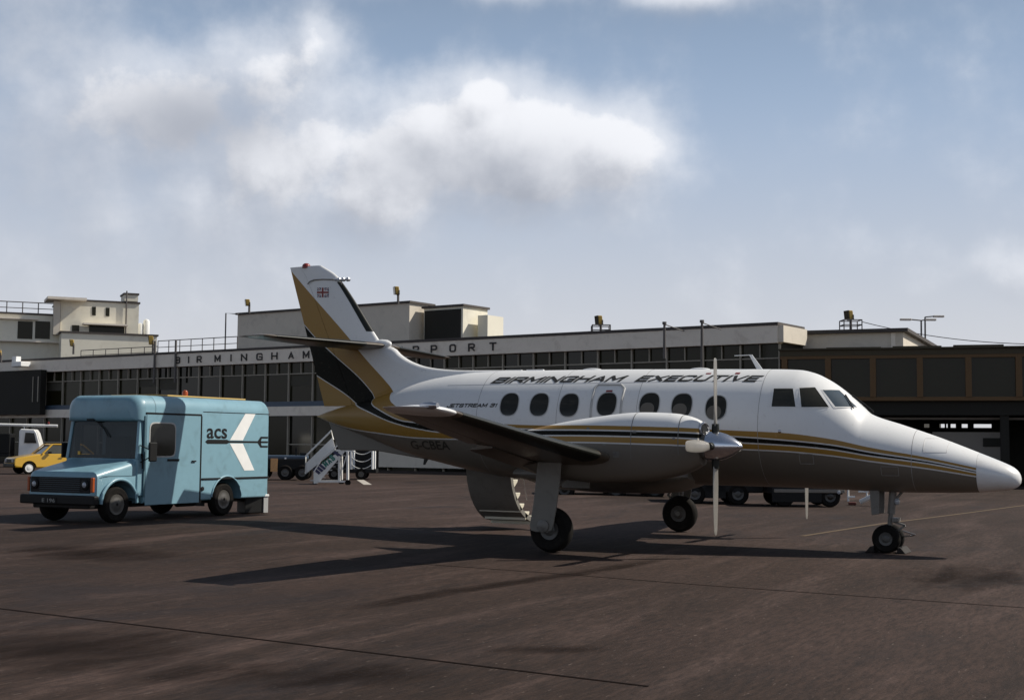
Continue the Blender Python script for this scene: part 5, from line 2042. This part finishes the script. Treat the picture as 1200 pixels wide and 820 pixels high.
# dark bay and roof plant at the far left
bt = thing('dark_bay', FP_(onF(15, 470)[0], 0, 1.5), 'dark projecting bay at the left end of the terminal', 'building')
m = MB()
ua, ub = onF(30, 450, -2)[0], onF(-60, 450, -2)[0]
fbox(m, ua, ub, onF(30, 485, -2)[1], onF(30, 432, -2)[1], 0.35, 0.8)
m.build('wall', m_dark, bt)
m = MB()
fbox(m, ua + 0.2, ua + 0.28, onF(30, 470, -2)[1], onF(30, 440, -2)[1], 0.804, 0.85)
fbox(m, ua + 0.8, ua + 0.86, onF(30, 470, -2)[1], onF(30, 440, -2)[1], 0.804, 0.85)
m.build('mullion', m_mull, bt)
t = thing('roof_vent', FP_(onF(22, 430, -1)[0], onF(22, 432, -1)[1], 1), 'small white roof vent with a square stack on the dark bay at far left', 'vent')
m = MB()
fbox(m, onF(30, 430, -1)[0], onF(19, 430, -1)[0], onF(22, 430.5, -1)[1] + 0.05, onF(22, 424, -1)[1], 0.6, 1.4)
m.build('vent_box', m_whitelit, t, bevel=0.03)
m = MB()
fbox(m, onF(20, 430, -1)[0], onF(15, 430, -1)[0], onF(22, 430.5, -1)[1] + 0.05, onF(22, 417.5, -1)[1], 0.7, 1.1)
m.build('vent_stack', m_whitelit, t, bevel=0.02)

# ------------------------------------------------------------------ far vehicles
def local_axes(p, ang):
    """forward and left axes for a vehicle heading ang (degrees, 0 = camera right)"""
    r = Vector((CR.x, CR.y, 0)).normalized()
    b = Vector((-r.y, r.x, 0))
    f = r * math.cos(R_(ang)) + b * math.sin(R_(ang))
    return f, Vector((-f.y, f.x, 0))


class Veh:
    def __init__(s, name, p, ang, label, cat, group=None):
        s.o = Vector(p)
        s.f, s.l = local_axes(p, ang)
        s.t = thing(name, p, label, cat, group)

    def P(s, x, y, z):
        return s.o + s.f * x + s.l * y + Vector((0, 0, z))

    def hexa(s, x0, x1, y0, y1, z0, z1, tx0=0, tx1=0, ty=0):
        b = [s.P(x0, y0, z0), s.P(x1, y0, z0), s.P(x1, y1, z0), s.P(x0, y1, z0)]
        t = [s.P(x0 + tx0, y0 + ty, z1), s.P(x1 - tx1, y0 + ty, z1), s.P(x1 - tx1, y1 - ty, z1), s.P(x0 + tx0, y1 - ty, z1)]
        return MB().hexa(b, t)

    def side(s, prof, y0, y1, tum=None):
        """side outline (x, z) extruded across the width; tum(z) narrows it"""
        tum = tum or (lambda z: 0)
        return MB().rings([[s.P(x, y0 + tum(z), z) for x, z in prof], [s.P(x, y1 - tum(z), z) for x, z in prof]])

    def wheels(s, xs, ys, R, Wd, rim, mt=None):
        for x in xs:
            for y in ys:
                t, r = MB(), MB()
                wheel(t, r, s.P(x, y, R), s.l * (-1 if y < 0.5 * (ys[0] + ys[-1]) else 1), R, Wd, rim)
                w = t.build('wheel', m_rubber, s.t, smooth=40)
                r.build('wheel_rim', mt or m_rim, w, smooth=40)


def build_hatchback():
    p = onZ(33.5, 555.5, 0.1635)
    # front wheel nearest the camera sits at p; car faces left and slightly towards the camera
    ang = 180 + 37
    f, l = local_axes(p, ang)
    o = p - f * 1.25 - l * 0.72      # centre of the car on the ground, near side is +l or -l
    if (p - l * 1.5 - CAM).length < (p - CAM).length:
        o = p - f * 1.25 + l * 0.72
    else:
        o = p - f * 1.25 - l * 0.72
    v = Veh('hatchback', (o.x, o.y, 0.1635), ang, 'yellow three door hatchback parked beside the white van', 'car')
    lo = [(-1.85, 0.30), (1.86, 0.30), (1.92, 0.42), (1.9, 0.66), (1.80, 0.74), (0.66, 0.92), (-1.72, 0.93), (-1.90, 0.72), (-1.90, 0.42)]
    body = v.side(lo, -0.80, 0.80, lambda z: 0.05 * max(0, (z - 0.6) / 0.3)).build('body', m_yellowcar, v.t, bevel=0.04)
    for x in (1.25, -1.2):
        c = MB()
        c.lathe([(0.33, -1.2), (0.33, 1.2)], v.P(x, 0, 0.28), v.l, 24)
        cut(body, c)
    up = [(-1.72, 0.925), (0.86, 0.905), (0.42, 1.36), (0.2, 1.40), (-1.15, 1.39), (-1.30, 1.35)]
    g = v.side([(-1.62, 0.925), (0.64, 0.915), (0.16, 1.33), (-1.15, 1.34), (-1.25, 1.31)], -0.72, 0.72, lambda z: 0.16 * (z - 0.91) / 0.45).build('glasshouse', m_carglass, v.t)
    rf = v.side([(0.24, 1.335), (0.08, 1.39), (-1.15, 1.385), (-1.32, 1.32), (-1.15, 1.32), (0.08, 1.325)], -0.60, 0.60).build('roof', m_yellowcar, v.t, bevel=0.02)
    for s_ in (-1, 1):
        m = MB()
        for a, b in (((0.68, 0.915), (0.20, 1.36)), ((-0.42, 0.91), (-0.50, 1.36)), ((-1.70, 0.93), (-1.24, 1.34))):
            m.bar(v.P(a[0], s_ * 0.745, a[1]), v.P(b[0], s_ * 0.60, b[1]), 0.10, 0.05)
        m.build('pillar', m_yellowcar, v.t)
        MB().bar(v.P(0.42, s_ * 0.84, 0.98), v.P(0.30, s_ * 0.84, 0.98), 0.12, 0.1).build('mirror', m_vblack, v.t)
        MB().bar(v.P(-0.30, s_ * 0.81, 0.80), v.P(-0.14, s_ * 0.81, 0.80), 0.03, 0.04).build('door_handle', m_vblack, v.t)
    v.hexa(1.86, 1.96, -0.78, 0.78, 0.32, 0.48).build('front_bumper', m_vblack, v.t, bevel=0.03)
    v.hexa(1.84, 1.925, -0.70, 0.70, 0.50, 0.68).build('grille', m_vblack, v.t, bevel=0.02)
    for y in (-0.52, 0.52):
        v.hexa(1.86, 1.932, y - 0.14, y + 0.14, 0.53, 0.66).build('headlight', m_lens, v.t, bevel=0.01)
    v.wheels((1.25, -1.2), (-0.70, 0.70), 0.28, 0.17, 0.18, m_whitelit)


build_hatchback()


def build_pickup():
    D = 76
    p = dep(33, 551, D)
    p.z = 0.1635
    v = Veh('service_truck', p, 12, 'white cab service truck with a pole on its roof rack beyond the yellow car', 'truck')
    prof = [(-0.45, 0.55), (0.66, 0.55), (0.70, 1.25), (0.5, 1.95), (0.36, 2.16), (-0.38, 2.18), (-0.45, 2.05)]
    v.side(prof, -0.85, 0.85, lambda z: 0.1 * max(0, (z - 1.3) / 0.9)).build('cab', m_truckwhite, v.t, bevel=0.06)
    for s_ in (-1, 1):
        MB().prism([v.P(x, s_ * 0.865, z) for x, z in [(-0.15, 1.38), (0.52, 1.38), (0.36, 1.95), (-0.1, 1.97)]], v.l * (0.012 * s_) - v.l * (0.06 * s_)).build('door_window', m_vglass, v.t)
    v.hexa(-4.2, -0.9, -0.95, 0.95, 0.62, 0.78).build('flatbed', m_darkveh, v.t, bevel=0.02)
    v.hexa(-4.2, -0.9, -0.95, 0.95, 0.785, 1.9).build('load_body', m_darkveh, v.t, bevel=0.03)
    m = MB().tube([v.P(-3.2, -0.6, 2.42), v.P(1.6, -0.6, 2.36)], 0.085, 10)
    for x in (-2.6, -0.2):
        m.tube([v.P(x, -0.6, 1.9), v.P(x, -0.6, 2.4)], 0.03, 6)
    m.build('roof_pole', m_truckwhite, v.t, smooth=40)
    MB().lathe([(0.06, 0), (0.06, 0.1), (0.02, 0.14)], v.P(1.1, -0.6, 2.46), (0, 0, 1), 10).build('pole_marker', m_red, v.t)
    v.wheels((0.5, -3.0), (-0.78, 0.78), 0.36, 0.2, 0.2)


build_pickup()


def build_airport_stairs():
    G = 0.1635
    pL = onZ(370, 567.5, G)
    D = (pL - CAM).dot(CF)
    k = D / F_PX
    t = thing('passenger_stairs', pL, 'white mobile passenger stairs with MAS lettering on the side panel', 'stairs')
    r = Vector((CR.x, CR.y, 0)).normalized()
    b = Vector((-r.y, r.x, 0))
    hz = onZ(370, 567.5, G)

    def S(px, py, dp=0.0):          # point on the near stringer plane, dp metres farther along its depth
        d = dirpx(px, py)
        s = (pL - CAM).dot(b) / d.dot(b)
        return CAM + d * s + b * dp - r * (dp * 0.35)

    # near side panel
    pan = [S(367.5, 566.5), S(367.5, 550), S(399.5, 527.3), S(405.5, 527.3), S(372.5, 566.0)]
    MB().prism(pan, b * 0.05).build('side_panel', m_stairwhite, t)
    # far side panel and handrail
    far = [S(365, 556, 1.1), S(365, 543.5, 1.1), S(397, 512.5, 1.1), S(401, 527, 1.1)]
    MB().prism(far, b * 0.04).build('side_panel', m_stairwhite, t)
    m = MB().tube([S(365, 556, 1.1), S(365, 535, 1.1), S(396, 504, 1.1), S(398, 515, 1.1)], 0.035, 8)
    m.build('handrail', m_stairwhite, t, smooth=40)
    m = MB().tube([S(368, 553), S(377, 537.5), S(399, 519), S(401, 527)], 0.025, 8)
    m.build('handrail', m_stairwhite, t, smooth=40)
    # treads
    for i in range(8):
        u = i / 8
        a = S(370 + 32 * u, 564 - 34 * u, 0.06)
        MB().obox(a, r * 0.24, b * 0.98 - r * 0.35, (0, 0, 0.03)).build('tread', m_frame, t)
    # landing, legs, base
    a = S(400, 529.0)
    MB().obox(a, r * 0.42, b * 1.1 - r * 0.38, (0, 0, 0.07)).build('landing', m_stairwhite, t)
    m = MB()
    m.bar(S(407.5, 529), S(407.5, 563), 0.08, 0.06)
    m.bar(S(397.5, 534), S(397.5, 563), 0.07, 0.05)
    m.bar(S(407.5, 529, 1.0), S(407.5, 563, 1.0), 0.07, 0.05)
    m.bar(S(372, 564), S(407, 564), 0.08, 0.06)
    m.bar(S(372, 564, 1.0), S(407, 564, 1.0), 0.08, 0.06)
    m.bar(S(399, 556), S(406, 534), 0.03, 0.03)
    m.build('base_frame', m_stairwhite, t)
    for dp in (-0.03, 1.05):
        tt = MB().lathe([(0.07, -0.04), (0.105, -0.035), (0.105, 0.035), (0.07, 0.04)], S(407.5, 565.2, dp), b, 18)
        tt.build('castor', m_rubber, t, smooth=40)
    MB().lathe([(0.05, -0.04), (0.07, -0.03), (0.07, 0.03), (0.05, 0.04)], S(372, 566.5, 0.5), b, 14).build('castor', m_rubber, t, smooth=40)
    # lettering and logo blocks on the slope
    o0 = S(371.5, 557.5, -0.004)
    o1 = S(400.5, 533.2, -0.004)
    ux = (o1 - o0)
    Lh = ux.length
    ux.normalize()
    uy = Vector((0, 0, 1)) - ux * ux.z
    uy = (uy - b * uy.dot(b)).normalized()

    def T(a, c, o=0.0):
        return o0 + ux * a + uy * c - b * (0.006 + o)
    block_text('MAS', Lh * 0.40, 0.24, lambda a, c: T(Lh * 0.38 + a, 0.03 + c), 0.24).build('lettering', m_logogreen, t)
    m = MB()
    for a0, w in ((0.02, 0.09), (0.13, 0.09), (0.24, 0.08), (0.84, 0.10)):
        m.add([T(Lh * a0, 0.28), T(Lh * (a0 + w), 0.28), T(Lh * (a0 + w + 0.05), 0.0), T(Lh * (a0 + 0.05), 0.0)], [(0, 1, 2, 3)])
    m.build('logo_block', m_logoblue, t)


build_airport_stairs()


def build_chain_cart():
    G = 0.1635
    p = onZ(412, 562, G)
    v = Veh('baggage_cart', p, 2, 'low dark baggage cart with white corner posts and hanging chains', 'cart')
    k = ((p - CAM).dot(CF)) / F_PX
    L = 46 * k
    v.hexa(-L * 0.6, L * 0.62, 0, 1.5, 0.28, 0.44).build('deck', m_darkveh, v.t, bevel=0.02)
    pts = []
    for px in (411, 436):
        x = (px - 412) * k
        MB().bar(v.P(x, 0.06, 0.44), v.P(x, 0.06, 1.32), 0.07, 0.07).build('post', m_whitelit, v.t)
        MB().bar(v.P(x, 1.44, 0.44), v.P(x, 1.44, 1.32), 0.07, 0.07).build('post', m_whitelit, v.t)
        pts.append(x)
    for z in (1.26, 0.95, 0.66):
        MB().tube([v.P(pts[0] + (pts[1] - pts[0]) * i / 10, 0.06, z - 0.2 * 4 * (i / 10) * (1 - i / 10)) for i in range(11)], 0.018, 6).build('chain', m_stairwhite, v.t)
    v.wheels((-L * 0.45, (423 - 412) * k), (0.05, 1.4), 0.24, 0.14, 0.12)
    v.hexa(-L * 0.6, L * 0.62, 1.5, 1.54, 0.44, 1.4).build('end_board', m_darkveh, v.t)


build_chain_cart()


def build_tractor():
    G = 0.1635
    p = onZ(336, 562.5, G)
    v = Veh('baggage_tractor', p, 4, 'dark low baggage tractor with an orange rear plate half hidden by the blue van', 'tractor')
    k = ((p - CAM).dot(CF)) / F_PX
    v.hexa(-38 * k, 24 * k, 0.0, 1.4, 0.42, 0.86).build('body', m_darkveh, v.t, bevel=0.04)
    v.hexa(-38 * k, 22 * k, 0.05, 1.35, 0.865, 1.0).build('bonnet', m_teal, v.t, bevel=0.03)
    v.hexa(-19 * k, -11 * k, -0.04, -0.004, 0.35, 0.88).build('warning_plate', m_orange, v.t)
    v.hexa(-3 * k, -1 * k, -0.03, -0.003, 0.86, 0.92).build('side_lamp', m_whitelit, v.t)
    v.hexa(8 * k, 10 * k, 0.5, 0.6, 1.0, 1.3).build('steering_column', m_vblack, v.t)
    v.hexa(14 * k, 22 * k, 0.3, 1.1, 1.003, 1.12).build('seat', m_vblack, v.t, bevel=0.03)
    v.wheels((-2 * k, -30 * k, 18 * k), (0.02, 1.35), 0.31, 0.2, 0.16)


build_tractor()


def build_dark_vehicles():
    # row of dark service vehicles seen under the airliner's belly
    specs = [(722, 586, (650, 790), 0.05, 'dark low flatbed lorry standing beyond the starboard wing', 'service_lorry', 'lorry'),
             (865, 592, (800, 895), 0.10, 'dark blue baggage tug seen beneath the cabin', 'baggage_tug', 'tug'),
             (945, 594, (905, 988), 0.10, 'dark van facing right seen beneath the cockpit', 'service_van', 'van')]
    for px, py, (a, b), _, lab, nm, cat in specs:
        p = onZ(px, py, 0.0)
        D = (p - CAM).dot(CF)
        k = D / F_PX
        v = Veh(nm, p, 0, lab, cat, None)
        x0, x1 = (a - px) * k, (b - px) * k
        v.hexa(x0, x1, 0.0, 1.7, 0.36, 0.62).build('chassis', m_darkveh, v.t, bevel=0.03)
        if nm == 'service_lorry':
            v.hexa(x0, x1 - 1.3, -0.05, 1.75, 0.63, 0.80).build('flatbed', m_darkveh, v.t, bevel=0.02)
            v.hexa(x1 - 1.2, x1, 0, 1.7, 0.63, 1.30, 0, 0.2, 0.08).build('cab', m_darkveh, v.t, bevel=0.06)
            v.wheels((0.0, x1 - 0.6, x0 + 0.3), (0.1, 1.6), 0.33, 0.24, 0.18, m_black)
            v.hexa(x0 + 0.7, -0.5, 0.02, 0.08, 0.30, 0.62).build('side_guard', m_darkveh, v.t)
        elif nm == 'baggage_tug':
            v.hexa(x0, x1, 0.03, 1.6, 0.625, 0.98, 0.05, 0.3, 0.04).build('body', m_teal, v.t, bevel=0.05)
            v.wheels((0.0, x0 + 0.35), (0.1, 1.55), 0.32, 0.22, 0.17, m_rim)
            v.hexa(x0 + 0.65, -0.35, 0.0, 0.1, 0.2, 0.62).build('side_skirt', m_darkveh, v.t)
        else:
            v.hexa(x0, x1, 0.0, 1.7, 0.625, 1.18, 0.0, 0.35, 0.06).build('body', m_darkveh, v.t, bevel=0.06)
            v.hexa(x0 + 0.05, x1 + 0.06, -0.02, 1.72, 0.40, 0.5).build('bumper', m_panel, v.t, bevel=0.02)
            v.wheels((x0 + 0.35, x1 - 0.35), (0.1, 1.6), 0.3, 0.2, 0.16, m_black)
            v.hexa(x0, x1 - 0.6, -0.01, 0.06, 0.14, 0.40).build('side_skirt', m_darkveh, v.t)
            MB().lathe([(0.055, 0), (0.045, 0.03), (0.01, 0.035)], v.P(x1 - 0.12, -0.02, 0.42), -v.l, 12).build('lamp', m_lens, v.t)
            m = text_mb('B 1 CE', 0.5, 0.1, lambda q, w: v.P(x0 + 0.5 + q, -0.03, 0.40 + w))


build_dark_vehicles()
# white tow bar with a red end
a, b = onZ(1004, 592, 0.0), dep(1029, 580, (onZ(1004, 592, 0) - CAM).dot(CF) - 0.3)
t = thing('tow_bar', a, 'white tow bar with a red foot propped beyond the nose wheel', 'tow bar')
dv = (b - a).normalized()
MB().tube([a + dv * 0.12 + Vector((0, 0, 0.05)), b + dv * 1.2 + Vector((0, 0, 0.05))], 0.075, 10).build('bar', m_whitelit, t, smooth=40)
MB().obox(a - Vector((0.22, 0.1, -0.01)), (0.22, 0.05, 0), (-0.05, 0.2, 0), (0, 0, 0.08)).build('foot', m_dred, t, bevel=0.02)
# white barrier frame just left of it
p = onZ(996, 587, 0.0)
v = Veh('white_barrier', p, 0, 'small white barrier frame beside the tow bar', 'barrier')
k = ((p - CAM).dot(CF)) / F_PX
m = MB()
m.bar(v.P(-2 * k, 0, 0), v.P(-2 * k, 0, 0.36), 0.05)
m.bar(v.P(20 * k, 0, 0), v.P(20 * k, 0, 0.36), 0.05)
m.bar(v.P(-3 * k, 0, 0.14), v.P(6 * k, 0, 0.14), 0.05)
m.build('frame', m_whitelit, v.t)
v.hexa(10 * k, 22 * k, -0.02, 0.02, 0.28, 0.44).build('board', m_whitelit, v.t)
